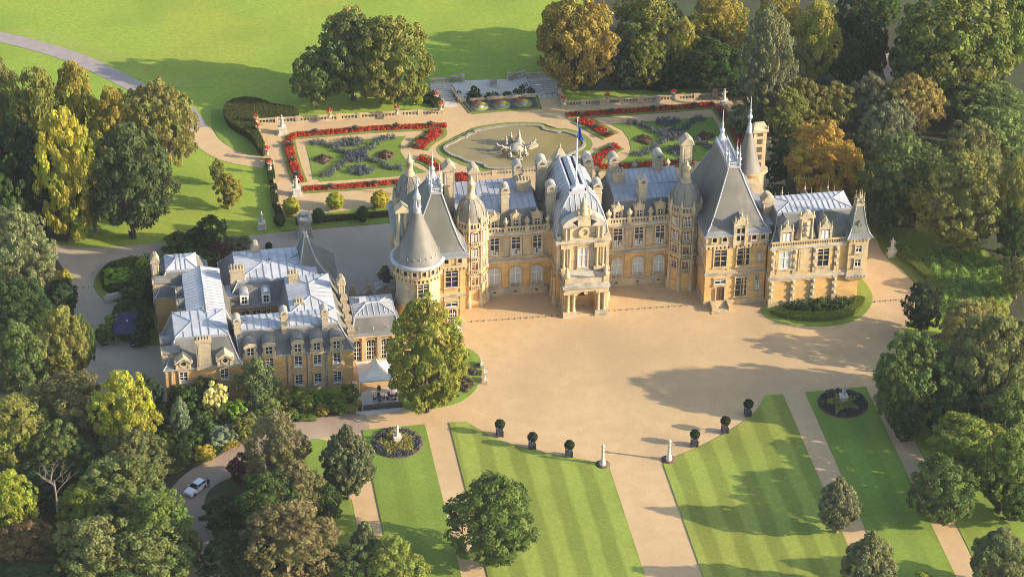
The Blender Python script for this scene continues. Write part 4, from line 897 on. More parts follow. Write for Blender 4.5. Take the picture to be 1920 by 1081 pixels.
# ---- flagpole
fp = empty('flagpole', (0,9.2,22), 'tall white flagpole with a limp blue flag on the central domed roof', 'flagpole')
x0,_,z0 = on_y(1075.5,345,9.2); x1,_,z1 = on_y(1079,222,9.2); x0 = x1 = -.6
b = MB(); b.tube([(x0,9.2,22.0),(x0,9.2,28.5),(x0,9.2,z1)],[.17,.14,.07],8,0); b.lathe(x0,9.2,[(.2,29),(.26,29.2),(.2,29.4)],8,0); b.ball((x0,9.2,z1+.1),.14,8,0); b.lathe(x0,9.2,[(.5,21.9),(.45,22.4),(.2,22.6)],8,0)
part(b, 'pole', ['white_paint'], fp)
b = MB(); rows = []
for i in range(9):
    t = i/8; rows.append([(x0+.12+u*(.35+.8*t)+.1*math.sin(5*t+u*9), 9.2-.25*math.sin(u*11+2*t), z1-.5-t*3.6-u*(1.8-1.1*t)) for u in np.linspace(0,1,9)])
vs = [p for r in rows for p in r]; b.add(vs, [(i*9+j,i*9+j+1,(i+1)*9+j+1,(i+1)*9+j) for i in range(8) for j in range(8)],0,True)
fl = part(b, 'flag', ['flag_blue'], fp); sm = fl.modifiers.new('cloth','SOLIDIFY'); sm.thickness = .04
# ================================================================ statues, balustrades, urns, planters, vehicles
def statue_mesh(seed=0, ped=1.3, ph=1.3):
    """draped figure on a moulded pedestal, base at z=0"""
    rnd = random.Random(seed); b = MB()
    b.box(-ped*.6,ped*.6,-ped*.6,ped*.6,0,.25); b.box(-ped*.42,ped*.42,-ped*.42,ped*.42,.25,ph-.2); b.box(-ped*.52,ped*.52,-ped*.52,ped*.52,ph-.2,ph)
    z = ph; sw = rnd.uniform(-.08,.08)
    b.loft([[((r*(1+.15*math.sin(3*a+seed)))*math.cos(a)+ox, r*.8*math.sin(a), z+h) for a in np.linspace(0,2*math.pi,11)[:-1]] for r,h,ox in
        ((.36,0,0),(.33,.35,0),(.27,.8,sw),(.30,1.0,sw),(.25,1.2,sw*.5),(.34,1.5,0),(.30,1.62,0),(.11,1.7,0),(.10,1.78,0))],0,True,True)
    b.ball((0,-.02,z+1.93),.15,9,0,.19); b.ball((0,.05,z+1.99),.15,8,0,.15)
    s = rnd.choice((-1,1))
    b.tube([(s*.32,0,z+1.55),(s*.48,-.08,z+1.25),(s*.34,-.3,z+1.05)],[.1,.085,.06],7); b.tube([(-s*.32,0,z+1.55),(-s*.5,-.05,z+1.35+.3*rnd.random()),(-s*.46,-.25,z+1.5+.3*rnd.random())],[.1,.085,.06],7)
    return b.mesh('statue', ['marble'])
def statue(px, py, label, seed=0, s=1.0, rz=0, z=0, group='marble statues about the grounds'):
    o = put('statue', statue_mesh(seed), G(px,py,z), rz, None, (s,s,s)); return tag(o, label, 'statue', group)
statue(556,365,'white marble statue at the near left corner of the left parterre',1,1.25)
statue(529,250,'white marble statue in front of the far balustrade at the left end of the parterre',2,1.25)
statue(1357,200,'mossy stone statue in front of the far balustrade at the right end of the parterre',3,1.25)
statue(491,428,'white statue alone on the grass outside the left parterre hedge',4,1.1)
statue(1672,479,'white statue on a stepped pedestal beside the hedge at the edge of the right drive',5,1.15)
statue(68,470,'small white statue by the left drive junction under the pale cedar',6,1.0)
statue(745,828,'white statue in the yellow and blue round flowerbed on the left strip lawn',7,1.05)
statue(1581,752,'white statue in the middle of the yellow star flowerbed on the right strip lawn',8,1.05)
# big pedestal at the corner of the terrace
b = MB(); b.box(-1.5,1.5,-1.5,1.5,0,.5); b.box(-1.15,1.15,-1.15,1.15,.5,3.4); b.box(-1.4,1.4,-1.4,1.4,3.4,3.9); b.rects([(-1.3,1.3,-1.3,1.3,3.9),(-.9,.9,-.9,.9,4.4)]); b.box(-.7,.7,-.7,.7,4.4,4.9)
tag(put('gate_pier', b.mesh('pier',['grey_stone']), G(572,440)), 'massive weathered stone pier on the terrace edge behind the service wing', 'pier')

def balustrade(name, p0, p1, label, z=0, h=1.25):
    p0, p1 = Vector((*p0,0)), Vector((*p1,0)); b = MB(); L = (p1-p0).length; a = math.atan2(p1.y-p0.y,p1.x-p0.x)
    n = max(1,round(L/4.2)); b.obox((p0.x+p1.x)/2,(p0.y+p1.y)/2,z,z+.2,L+.4,.7,a,1)
    for i in range(n):
        q, r = p0.lerp(p1,i/n), p0.lerp(p1,(i+1)/n); b.balusters(q,r,z+.1,h-.1,0,.62,.4); b.obox(q.x,q.y,z,z+h+.08,1.1,.55,a,0)
    b.obox(p1.x,p1.y,z,z+h+.08,1.1,.55,a,0)
    return tag(b.build(name,['pale_stone','grey_stone']), label, 'balustrade', 'stone balustrades round the parterre')
bl = [G(482,233), G(826,214)]; br = [G(1058,200), G(1340,184)]; br2 = G(1392,180)
balustrade('balustrade', bl[0][:2], bl[1][:2], 'long stone balustrade behind the left parterre, below the clump of great trees')
balustrade('balustrade', br[0][:2], br[1][:2], 'long stone balustrade behind the right parterre, below the dark grove')
balustrade('balustrade', br[1][:2], br2[:2], 'short raised end of balustrade behind the statue at the right parterre corner', 1.0)
balustrade('balustrade', G(1049,171)[:2], G(1057,199)[:2], 'sloping balustrade beside the right landing of the garden stair', 0, 1.0)
balustrade('balustrade', G(481,231)[:2], G(484,248)[:2], 'short balustrade return at the far left corner of the parterre')
balustrade('balustrade', G(505,300)[:2], G(507,316)[:2], 'low stone balustrade at the garden path gate on the left edge of the parterre', 0, 1.0)
balustrade('balustrade', G(515,345)[:2], G(522,390)[:2], 'low stone balustrade by the yew cone at the near left corner of the parterre', 0, 1.0)
balustrade('balustrade', G(1396,182)[:2], G(1452,300)[:2], 'balustrade half hidden by shrubs along the right edge of the parterre', 0, 1.1)
balustrade('balustrade', G(885,331)[:2], G(1010,322)[:2], 'low terrace balustrade between the house and the fountain pool', 0, .9)

def urn(px, py, z, label, i):
    e = empty('flower_urn', G(px,py,z), label, 'urn', 'stone urns planted with red flowers')
    b = MB(); b.box(-.4,.4,-.4,.4,0,.35); b.lathe(0,0,[(r*1.35,.35+h*1.3) for r,h in urn_profile()],10); put('bowl', b.mesh('bowl',['carved_stone']), (0,0,0), 0, e, world=False)
    b = MB(); rnd = random.Random(i)
    for k in range(26):
        a, q = rnd.random()*6.28, math.sqrt(rnd.random())*.6; c = (q*math.cos(a), q*math.sin(a), 1.75+.35*(1-q)+rnd.random()*.15); b.ball(c,.15,5,0 if k % 4 else 1)
    put('flowers', b.mesh('flowers',['red_petals','leaf_green']), (0,0,0), 0, e, world=False)
mat('red_petals', (.50,.035,.018), (.38,.02,.015), 4); mat('leaf_green', (.05,.10,.02), (.07,.13,.03), 4)
for i,(px,py,z,lb) in enumerate(((480,232,1.2,'red flower urn on the far left end post of the parterre balustrade'),(618,222,1.2,'red flower urn on the left balustrade, nearer the statue'),(744,216,1.2,'red flower urn on the left balustrade below the great trees trunk'),(826,208,1.2,'red flower urn on the right end post of the left balustrade'),(818,191,0,'red flower urn beside the left landing of the garden stair'),
    (1049,176,1.0,'red flower urn at the top of the sloping balustrade by the right landing'),(1057,199,1.2,'red flower urn at the foot of the sloping balustrade by the right landing'),(1138,193,1.2,'red flower urn on the right balustrade nearer the stair'),(1262,186,1.2,'red flower urn on the right balustrade nearer the right corner statue'),(485,250,0.6,'red flower urn at the corner where the curved hedge meets the left balustrade'),(501,292,1.0,'red flower urn on the gate pier where the park path enters the parterre'),(506,318,1.0,'red flower urn on the gate pier nearer the house on the left parterre edge'))): urn(px,py,z,lb,i)

# tubs with clipped bay trees round the forecourt
def planter():
    e = empty('potted_tree', (0,0,0), 'x', 'potted tree', 'clipped bay trees in dark square tubs along the forecourt edge')
    b = MB(); b.rects([(-.55,.55,-.55,.55,.08),(-.6,.6,-.6,.6,1.05)]); b.box(-.66,.66,-.66,.66,.95,1.1); b.box(-.52,.52,-.52,.52,1.02,1.04,1)
    for x in (-.56,.56):
        for y in (-.56,.56): b.box(x-.09,x+.09,y-.09,y+.09,0,1.2); b.ball((x,y,1.27),.1,6)
    put('tub', b.mesh('tub',['planter_paint','soil']), (0,0,0), 0, e, world=False)
    put('trunk', MB().tube([(0,0,1),(0.02,0,1.5),(0,0,1.9)],[.09,.08,.07],7).mesh('trunk',['bark']), (0,0,0), 0, e, world=False)
    return e
PLANT = planter()
PLANTERS = []
for i,(px,py,lb) in enumerate(((937,816,'potted bay tree farthest left of the left row, at the lawn corner'),(998,840,'middle potted bay tree of the left row along the lawn edge'),(1067,855,'potted bay tree nearest the avenue in the left row'),(1302,835,'potted bay tree nearest the avenue in the right row'),(1359,810,'middle potted bay tree of the right row along the curved lawn edge'),(1402,778,'potted bay tree farthest up the right row near the path mouth'))):
    o = PLANT if i == 0 else copy_tree(PLANT); o.location = G(px,py); o.scale = (.9,.9,.93); o['label'] = lb; PLANTERS.append(o)
# lamp columns at the head of the avenue
b = MB(); b.lathe(0,0,[(1.3,0),(1.3,.12),(.1,.13)],16,1); b.lathe(0,0,[(.55,.1),(.6,.5),(.42,.8),(.45,1.0),(.25,1.3),(.22,2.9),(.28,3.2),(.18,3.35),(.14,3.6),(.3,3.75),(.32,4.0),(.05,4.3)],10,0)
lm = b.mesh('column',['marble','soil'])
tag(put('stone_column', lm, G(1130,871)), 'slim white stone column on the left side of the avenue mouth', 'column', 'white columns at the head of the avenue')
tag(put('stone_column', lm, G(1254,862)), 'slim white stone column on the right side of the avenue mouth', 'column', 'white columns at the head of the avenue')

mat('stud_stone',(.17,.13,.09))
# low dark studs that keep cars off the house fronts
b = MB(); b.lathe(0,0,[(.13,0),(.13,.2),(.1,.26),(.02,.28)],8); sm_ = b.mesh('stud',['stud_stone'])
def studs(p0, p1, n, lb):
    for i in range(n):
        x = p0[0]+(p1[0]-p0[0])*i/(n-1); y = p0[1]+(p1[1]-p0[1])*i/(n-1); tag(put('bollard', sm_, G(x,y)), lb, 'bollard', lb)
studs((873,604),(1046,592),16,'low dark bollard in the row left of the porch')
studs((1142,583),(1300,572),15,'low dark bollard in the row right of the porch')
studs((1640,566),(1690,562),6,'low dark bollard in the row across the right drive')
studs((146,540),(176,538),4,'low dark bollard across the left drive by the hedge island')

# marquee
mq = empty('marquee', (-41,-15.4,0), 'cream peaked marquee beside the big lime tree in front of the orangery', 'marquee')
x0,x1,y0,y1 = -44.2,-37.9,-18.6,-12.4; xm,ym = (x0+x1)/2,(y0+y1)/2; b = MB(); n = 24; rings = []
for f,z in ((1,2.5),(.8,2.62),(.6,2.85),(.4,3.25),(.2,4.0),(.07,5.0),(.02,5.6)):
    ring = []
    for k in range(n):
        t = k/n*4; s = int(t); u = t-s; p = [(x0,y0),(x1,y0),(x1,y1),(x0,y1),(x0,y0)]; q = (p[s][0]+(p[s+1][0]-p[s][0])*u, p[s][1]+(p[s+1][1]-p[s][1])*u)
        g = f*(1-.10*math.sin(math.pi*u)*(1-f)); zz = z + (.0 if f < 1 else -.06*math.sin(math.pi*u)); ring.append((xm+(q[0]-xm)*g, ym+(q[1]-ym)*g, zz))
    rings.append(ring)
b.loft(rings,0,False,True)
for (a,c) in (((x0,y0),(x1,y0)),((x1,y0),(x1,y1)),((x1,y1),(x0,y1)),((x0,y1),(x0,y0))): b.add([(*a,2.15),(*c,2.15),(*c,2.5),(*a,2.5)],[(0,1,2,3)])
part(b,'canopy',['canvas_white'],mq)
for x,y in ((x0,y0),(x1,y0),(x1,y1),(x0,y1)): part(MB().tube([(x,y,0),(x,y,2.5)],.06,6),'pole',['white_paint'],mq)
def chair_set(px,py,lb,k):
    b = MB(); 
    for a in range(4):
        q = a*1.57+k; b.obox(.8*math.cos(q),.8*math.sin(q),.4,.5,.5,.5,q); b.obox(1.0*math.cos(q),1.0*math.sin(q),.5,1.0,.08,.5,q)
        for u in (-.2,.2): b.obox(.8*math.cos(q)+u,.8*math.sin(q)+u,0,.4,.06,.06,q)
    b.lathe(0,0,[(.3,0),(.05,.1),(.05,.7),(.5,.72),(.5,.76)],10); b.lathe(0,0,[(.03,.7),(.05,2.3),(.4,2.35),(.28,3.0),(.05,3.3)],8)
    tag(put('cafe_table', b.mesh('cafe_table',['metal_dark']), G(px,py)), lb, 'table set', 'dark tables before the marquee')
chair_set(711,750,'dark cafe table with chairs and folded parasol left of the pair before the marquee',0); chair_set(735,748,'dark cafe table with chairs and folded parasol nearer the lime tree',.5)
b = MB(); b.box(-3.4,3.4,-.4,.4,0,.7); b.box(-3.3,3.3,-.3,.3,.7,.72,1); tag(put('planter_box', b.mesh('planter_box',['planter_paint','soil']), G(718,764), .02), 'long dark planter box at the edge of the marquee yard', 'planter')
b = MB(); b.tube([(0,0,0),(0,0,3.2)],.05,6); b.add([(0,0,3.1),(.9,.2,2.7),(.75,.15,.5),(0,0,.3)],[(0,1,2,3)],1); o = tag(put('banner', b.mesh('banner',['metal_dark','canvas_white']), G(660,741)), 'tall white feather banner at the right corner of the service wing', 'banner'); o.modifiers.new('cloth','SOLIDIFY').thickness = .03
b = MB(); b.profile_y([(-.35,0),(-.28,0),(.02,1.1),(-.05,1.1)],-.35,.35); b.profile_y([(.35,0),(.28,0),(-.02,1.1),(.05,1.1)],-.35,.35,1); tag(put('notice_board', b.mesh('notice_board',['metal_dark','white_paint']), G(676,768), .9), 'small white folding notice board beside the shrubs by the marquee', 'sign')
# benches on the forecourt
b = MB(); b.box(-.9,.9,-.3,.3,.4,.47); b.box(-.9,.9,.25,.32,.47,.95)
for x in (-.8,.8): b.box(x-.05,x+.05,-.28,-.2,0,.65); b.box(x-.05,x+.05,.2,.28,0,.65); b.box(x-.05,x+.05,-.28,.28,.6,.66)
bm = b.mesh('bench',['grey_stone'])
for px,py,lb in ((905,686,'grey bench farthest up beside the round lime tree lawn'),(911,701,'grey bench in the middle of three beside the round lime tree lawn'),(912,715,'grey bench lowest of three beside the round lime tree lawn')): tag(put('bench', bm, G(px,py), 1.3), lb, 'bench', 'benches at the edge of the forecourt')
b = MB(); b.ball((0,0,.6),1.0,10,0,.7); b.lathe(0,0,[(1.2,0),(1.0,.4)],10); tag(put('stone_block', b.mesh('stone_block',['marble']), G(854,620)), 'low round white stone at the foot of the left pavilion by the lime tree', 'stone')

# vehicles
def car_mesh(body):
    b = MB(); W = .88
    sec = [(-2.2,.35,.62),(-2.1,.3,.85),(-1.2,.28,.98),(-.55,.28,1.02),(.9,.28,1.05),(1.9,.28,1.05),(2.15,.32,.95),(2.2,.4,.6)]
    b.loft([[(x,-W,z0),(x,W,z0),(x,W*.98,(z0+z1)/2+.1),(x,W*.9,z1),(x,-W*.9,z1),(x,-W*.98,(z0+z1)/2+.1)] for x,z0,z1 in sec],0)
    return b
def car(loc, rz, label, paint, group=None):
    e = empty('car', loc, label, 'car', group, rz); P = lambda b,n,m: put(n, b.mesh(n,m), (0,0,0), 0, e, world=False)
    P(car_mesh(0),'body',[paint])
    b = MB(); b.loft([[(x0,-.78,1.0),(x1,-.78,1.0),(x1,.78,1.0),(x0,.78,1.0)] if z==1.0 else [(x0,-.66,z),(x1,-.66,z),(x1,.66,z),(x0,.66,z)] for x0,x1,z in ((-.75,2.05,1.0),(-.05,1.75,1.42))],0); P(b,'window_glass',['glass'])
    P(MB().rects([(-.05,1.75,-.67,.67,1.42),(.05,1.65,-.6,.6,1.5)],0),'roof_panel',[paint])
    for s in (-1,1):
        b = MB()
        for xx in (-.4,.75,1.85): b.tube([(xx+.1,s*.76,1.03),(xx*.85+.12,s*.665,1.45)],.045,5)
        P(b,'pillar',[paint]); P(MB().ball((-.55,s*.98,1.08),.13,7),'mirror',[paint])
        P(MB().box(-2.2,-2.02,s*.62-.18,s*.62+.18,.68,.82),'headlight',['white_paint'])
    for x in (-1.35,1.35):
        for s in (-1,1):
            w = put('wheel', MB().lathe(0,0,[(.2,-.11),(.32,-.1),(.33,0),(.32,.1),(.2,.11)],16).mesh('tyre',['rubber']), (x,s*.84,.33), 0, e, world=False); w.rotation_euler = (math.pi/2,0,0)
    return e
pa, pb = Vector(G(353,930)), Vector(G(381,908)); car(tuple((pa+pb)/2), math.atan2(pb.y-pa.y,pb.x-pa.x), 'silver white hatchback on the shaded drive among the trees at the lower left', 'car_paint')
car(G(253,640), math.pi*.5+.1, 'dark blue car parked half under the navy canopy in the left yard', 'car_blue')
nc = empty('canopy_tent', G(240,632), 'navy blue square canopy shelter in the yard left of the service wing', 'canopy')
cx,cy,_ = G(240,640); b = MB(); b.rects([(cx-2.6,cx+2.6,cy-1.2,cy+5.6,2.4),(cx-2.5,cx+2.5,cy-1.1,cy+5.5,2.7),(cx-.3,cx+.3,cy+1.9,cy+2.5,4.1)],0,True); part(b,'canopy',['navy_cloth'],nc)
part(MB().ball((cx+.1,cy+1.2,3.75),.2,8),'vent_cap',['white_paint'],nc)
for x in (-2.5,2.5):
    for y in (-1.1,5.5): part(MB().tube([(cx+x,cy+y,0),(cx+x,cy+y,2.5)],.06,6),'pole',['metal_dark'],nc)
b = MB(); b.rects([(-.5,.5,-.4,.4,.1),(-.6,.6,-.5,.5,1.2)]); b.box(-.64,.64,-.55,.55,1.2,1.3); b.lathe(-.4,-.35,[(.12,0),(.12,.2)],8)
wb = b.mesh('bin',['navy_cloth'])
for px,py,lb in ((197,646,'navy wheeled bin beside the stone by the yard hedge'),(276,641,'navy wheeled bin against the shrubs right of the canopy shelter')): tag(put('wheeled_bin', wb, G(px,py)), lb, 'bin', 'wheeled bins in the left yard')
b = MB(); b.box(-1.6,1.6,-.7,.7,0,.9); b.rects([(-1.5,1.5,-.6,.6,.9),(-1.0,1.2,-.4,.3,1.5)]); tag(put('stone_block', b.mesh('stone_block',['grey_stone']), G(212,563), .25), 'rough grey stone block at the tip of the left hedge island', 'stone')
# a person walking by the car
def person(px, py, label, rz=0):
    e = tag(put('person', None, G(px,py), rz), label, 'person')
    b = MB()
    b.loft([[(r*math.cos(a),r*.7*math.sin(a),z) for a in np.linspace(0,6.283,10)[:-1]] for r,z in ((.17,.86),(.19,1.0),(.17,1.15),(.22,1.38),(.2,1.46),(.07,1.5),(.06,1.56))],0,True,True)
    b.ball((0,0,1.67),.105,9,1,.13); b.ball((0,.03,1.71),.11,9,2,.11)
    for s in (-1,1):
        b.tube([(s*.09,0,.9),(s*.1,-.06*s,.48),(s*.1,.1*s,.06)],[.1,.075,.05],7); b.tube([(s*.1,.1*s,.05),(s*.1,.1*s-.18,.04)],[.05,.04],6)
        b.tube([(s*.22,0,1.42),(s*.27,.03*s,1.14),(s*.25,-.1,.9)],[.065,.05,.035],6); b.ball((s*.25,-.12,.85),.045,6,1,.07)
    put('figure', b.mesh('figure',['dark_cloth','skin','metal_dark']), (0,0,0), 0, e, world=False)
person(391,912,'person in dark clothes standing beside the silver car on the shaded drive',.5)
# ================================================================ foliage meshes
def leaf_cloud(name, centers, normals, sizes, tints, mats=('foliage',), seed=0, flat=.5, core=None):
    """many leaf-sized rhombic faces at the given points"""
    rng = np.random.default_rng(seed); n = len(centers)
    nr = normals + rng.normal(0, flat, (n,3)); nr /= np.linalg.norm(nr,axis=1)[:,None] + 1e-9
    t = np.cross(nr, rng.normal(0,1,(n,3))); t /= np.linalg.norm(t,axis=1)[:,None] + 1e-9; u = np.cross(nr,t)
    s = sizes[:,None]; v = np.stack([centers+t*s, centers+u*s*.62, centers-t*s, centers-u*s*.62],1).reshape(-1,3)
    idx = np.arange(4*n); nf = n; tint = tints; loops = idx; starts = np.arange(n)*4
    if core is not None:
        cv, cf = core; loops = np.concatenate([loops, (cf+4*n).ravel()]); starts = np.concatenate([starts, 4*n + np.arange(len(cf))*4]); v = np.concatenate([v,cv]); nf += len(cf); tint = np.concatenate([tint, np.full(len(cf),.35)])
    me = bpy.data.meshes.new(name); me.vertices.add(len(v)); me.vertices.foreach_set('co', v.astype(np.float32).ravel())
    me.loops.add(len(loops)); me.loops.foreach_set('vertex_index', loops.astype(np.int32)); me.polygons.add(nf); me.polygons.foreach_set('loop_start', starts.astype(np.int32))
    me.materials.append(M[mats[0]]); me.update(calc_edges=True)
    at = me.attributes.new('tint','FLOAT','FACE'); at.data.foreach_set('value', np.clip(tint,0,1).astype(np.float32)); return me
def fib(n, rng):
    i = np.arange(n)+.5; ph = np.arccos(1-2*i/n); th = math.pi*(1+5**.5)*i; d = np.stack([np.cos(th)*np.sin(ph),np.sin(th)*np.sin(ph),np.cos(ph)],1)
    d += rng.normal(0,.12,d.shape); return d/np.linalg.norm(d,axis=1)[:,None]
def shape_radius(d, shape):
    z = d[:,2]
    if shape == 'broad': return np.where(z < 0, 1-.15*z*z, 1.0)
    if shape in ('cone','wisp'):                   # pointed above, rounded skirt below
        h = np.hypot(d[:,0],d[:,1]); return np.where(z > 0, 1/(h+.98*np.abs(z)+.02), 1/np.sqrt(h*h+(z/.88)**2))
    if shape == 'weep': return np.where(z < 0, 1+.22*np.abs(z)*(1-np.abs(z))*2, 1.0)
    return np.ones(len(d))
def crown(name, seed, shape='broad', lobes=14, subs=13, leaves=80, leaf=.042, lr=.40, pr=.15, core=.42, open_=.0):
    """main boughs, each carrying smaller clumps, each clump a dome of leaf faces"""
    rng = np.random.default_rng(seed); d = fib(lobes,rng); d = np.concatenate([d,[[0,0,1.0]]])
    C_, N_, T_, S_ = [], [], [], []
    for i in range(len(d)):
        if rng.random() < open_: continue
        R_ = lr*rng.uniform(.75,1.25); c0 = d[i]*shape_radius(d[i:i+1],shape)[0]*(1-R_*rng.uniform(.75,1.0)); lt = rng.normal(.5,.13)
        if shape in ('cone','wisp') and c0[2] > 0: R_ *= 1-.55*c0[2]
        for q in fib(subs,rng):
            if q@d[i] < -.45 and np.linalg.norm(c0) > .2: continue
            r = pr*rng.uniform(.7,1.3); c = c0+q*R_*rng.uniform(.8,1.08)*np.array([1,1,.9]); m = leaves
            u = rng.normal(0,1,(m*2,3)); u /= np.linalg.norm(u,axis=1)[:,None]; u = u[(u@(q*.7+d[i]*.5) > -.2)][:m]
            C_.append(c+u*(r*rng.uniform(.55,1.12,len(u)))[:,None]*np.array([1,1,.8])); N_.append(u+np.array([0,0,.3])); T_.append(np.clip(rng.normal(lt,.13),.05,.95)+rng.normal(0,.14,len(u))); S_.append(leaf*rng.uniform(.55,1.4,len(u)))
    C_, N_, T_, S_ = map(np.concatenate, (C_,N_,T_,S_))
    nu, nv = 16, 9; cv = []                        # inner mass of twigs and leaves
    for j in range(nv):
        for i in range(nu): p, a = math.pi*j/(nv-1), 2*math.pi*i/nu; cv.append((math.sin(p)*math.cos(a), math.sin(p)*math.sin(a), -math.cos(p)))
    cv = np.array(cv); cv = cv*(shape_radius(cv/np.linalg.norm(cv,axis=1)[:,None],shape)*core)[:,None]
    cf = np.array([(j*nu+i, j*nu+(i+1)%nu, (j+1)*nu+(i+1)%nu, (j+1)*nu+i) for j in range(nv-1) for i in range(nu)])
    return leaf_cloud(name, C_, N_, S_, T_, seed=seed, flat=.55, core=(cv,cf) if core else None)
CR = {}
for i in range(5): CR['broad',i] = crown('crown', 10+i, 'broad', 15, 14, 75, .043)
for i in range(3): CR['fine',i] = crown('crown', 20+i, 'broad', 24, 14, 60, .036, .31, .115)
for i in range(3): CR['cone',i] = crown('crown', 30+i, 'cone', 34, 11, 60, .042, .25, .11, .3)
for i in range(3): CR['weep',i] = crown('crown', 40+i, 'weep', 22, 14, 65, .042, .33, .13)
for i in range(2): CR['open',i] = crown('crown', 50+i, 'broad', 12, 11, 70, .055, .38, .16, .25, .1)
for i in range(3): CR['shrub',i] = crown('foliage', 60+i, 'broad', 9, 9, 42, .095, .45, .20)
for i in range(1): CR['ball',i] = crown('foliage', 70+i, 'round', 60, 7, 20, .055, .16, .07, .9)
for i in range(2): CR['wisp',i] = crown('crown', 80+i, 'cone', 20, 9, 55, .046, .28, .15, .3, .1)
def trunk_mesh(seed):
    rnd = random.Random(seed); b = MB()
    b.tube([(0,0,-.3),(0,0,0),(.03,0,.08),(rnd.uniform(-.3,.3),rnd.uniform(-.3,.3),.5),(rnd.uniform(-.6,.6),rnd.uniform(-.6,.6),1.0)],[1.7,1.5,1.05,.8,.4],9)
    for k in range(7):
        a = k*.9+rnd.random(); z = rnd.uniform(.35,.7); l = rnd.uniform(4,8); b.tube([(0,0,z),(l*.5*math.cos(a),l*.5*math.sin(a),z+.15),(l*math.cos(a),l*math.sin(a),z+.3)],[.42,.28,.1],6)
    return b.mesh('trunk',['bark'])
TRUNKS = [trunk_mesh(i) for i in range(3)]
COLORS = {                                        # leaf colours, by kind
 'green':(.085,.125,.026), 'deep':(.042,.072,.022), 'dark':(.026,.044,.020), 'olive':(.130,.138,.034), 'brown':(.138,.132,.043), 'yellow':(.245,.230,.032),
 'lime':(.180,.205,.032), 'orange':(.27,.185,.034), 'grey':(.105,.118,.055), 'pale':(.150,.165,.070), 'blue':(.16,.20,.12), 'cream':(.42,.39,.16), 'gold':(.200,.172,.036),
 'moss':(.105,.140,.040), 'red':(.085,.035,.030), 'bright':(.115,.185,.028), 'topiary':(.22,.225,.03), 'clipped':(.05,.075,.028)}
TN = [0]; LEAF = 1.55
def plant_px(name, cat, px, top, bot, w, shape, col, label, group, clear=None, shift=0, yaw=None):
    """crown box in the picture -> a tree of that size standing at its place on the ground"""
    TN[0] += 1; rnd = random.Random(TN[0]*7+3); S = 10.0
    d = ray(px,(top+bot)/2); th = math.atan2(-d[2], math.hypot(d[0],d[1])); 
    for _ in range(3):
        a = w/2/S; h = (bot-top)/2/S; bz = math.sqrt(max((h*h-(a*math.sin(th))**2), (.3*h)**2))/math.cos(th); cl = clear if clear is not None else min(1.4, .08*bz)
        zc = bz + cl; p = G(px,(top+bot)/2,zc); S = 5280/np.linalg.norm(np.array(p)-CAM_LOC)
    a *= .93; bz *= .95
    e = empty(name, (p[0],p[1],0), label, cat, group)
    keys = [k for k in CR if k[0] == shape]; me = CR[keys[rnd.randrange(len(keys))]]
    o = put('crown' if cat == 'tree' else 'foliage', me, (0,0,zc), rnd.uniform(0,6.28) if yaw is None else yaw, e, (a*rnd.uniform(.95,1.08),a*rnd.uniform(.95,1.08),bz), world=False)
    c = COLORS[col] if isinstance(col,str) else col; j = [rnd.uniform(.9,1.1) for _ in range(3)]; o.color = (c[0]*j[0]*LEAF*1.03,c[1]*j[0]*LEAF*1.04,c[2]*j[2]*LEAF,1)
    if cat == 'tree':
        r = max(.12, min(.75, a*.075)); put('trunk', TRUNKS[TN[0]%3], (0,0,0), rnd.uniform(0,6.28), e, (r,r,cl+bz*1.1), world=False)
    return e

# ================================================================ clipped trees and the potted trees' heads
for o in PLANTERS:
    q = put('crown', CR['ball',0], (0,0,2.62), 0, o, (1.0,1.0,.98), world=False); q.color = (.035,.055,.028,1)
def topiary(px, top, bot, w, col, lb, name='topiary'): return plant_px(name, 'topiary', px, top-2, bot+1, w*1.12, 'ball', col, lb, 'clipped topiary below the parterre', .05)
topiary(546,371,403,32,'topiary','golden green dome topiary, leftmost of the three large clipped domes'); topiary(629,361,393,33,'topiary','golden green dome topiary in the middle of the three large clipped domes')
topiary(713,357,391,33,(.30,.25,.03),'yellowest of the three large clipped domes, nearest the dome turret')
topiary(524,402,424,22,'clipped','small dark clipped ball at the left end of the terrace hedge'); topiary(597,391,418,23,'clipped','small dark clipped ball on a stem left of centre on the terrace lawn'); topiary(680,387,416,22,'clipped','small dark clipped ball on a stem on the terrace lawn nearest the house')
topiary(117,522,589,52,'dark','large dark clipped yew dome at the edge of the left yard'); topiary(504,455,468,13,'dark','tiny dark clipped ball on the terrace behind the service wing')

# ================================================================ planted beds
def inside(poly, x, y):
    c = np.zeros(len(x), bool); n = len(poly)
    for i in range(n):
        (x1,y1),(x2,y2) = poly[i], poly[(i+1)%n]; k = ((y1 > y) != (y2 > y)) & (x < (x2-x1)*(y-y1)/(y2-y1+1e-12)+x1); c ^= k
    return c
def strip_points(path, w, dens, rng):
    out = []
    for (a,b) in zip(path[:-1],path[1:]):
        l = math.hypot(b[0]-a[0],b[1]-a[1]); n = max(1,int(l*w*dens)); t = rng.random(n); s = (rng.random(n)-.5)*w; tx,ty = (b[0]-a[0])/(l+1e-9),(b[1]-a[1])/(l+1e-9)
        out.append(np.stack([a[0]+t*l*tx-ty*s, a[1]+t*l*ty+tx*s],1))
    return np.concatenate(out)
def poly_points(poly, dens, rng):
    P = np.array(poly); x0,y0 = P.min(0); x1,y1 = P.max(0); n = int((x1-x0)*(y1-y0)*dens); x = rng.uniform(x0,x1,n); y = rng.uniform(y0,y1,n); k = inside(poly,x,y); return np.stack([x,y],1)[k]
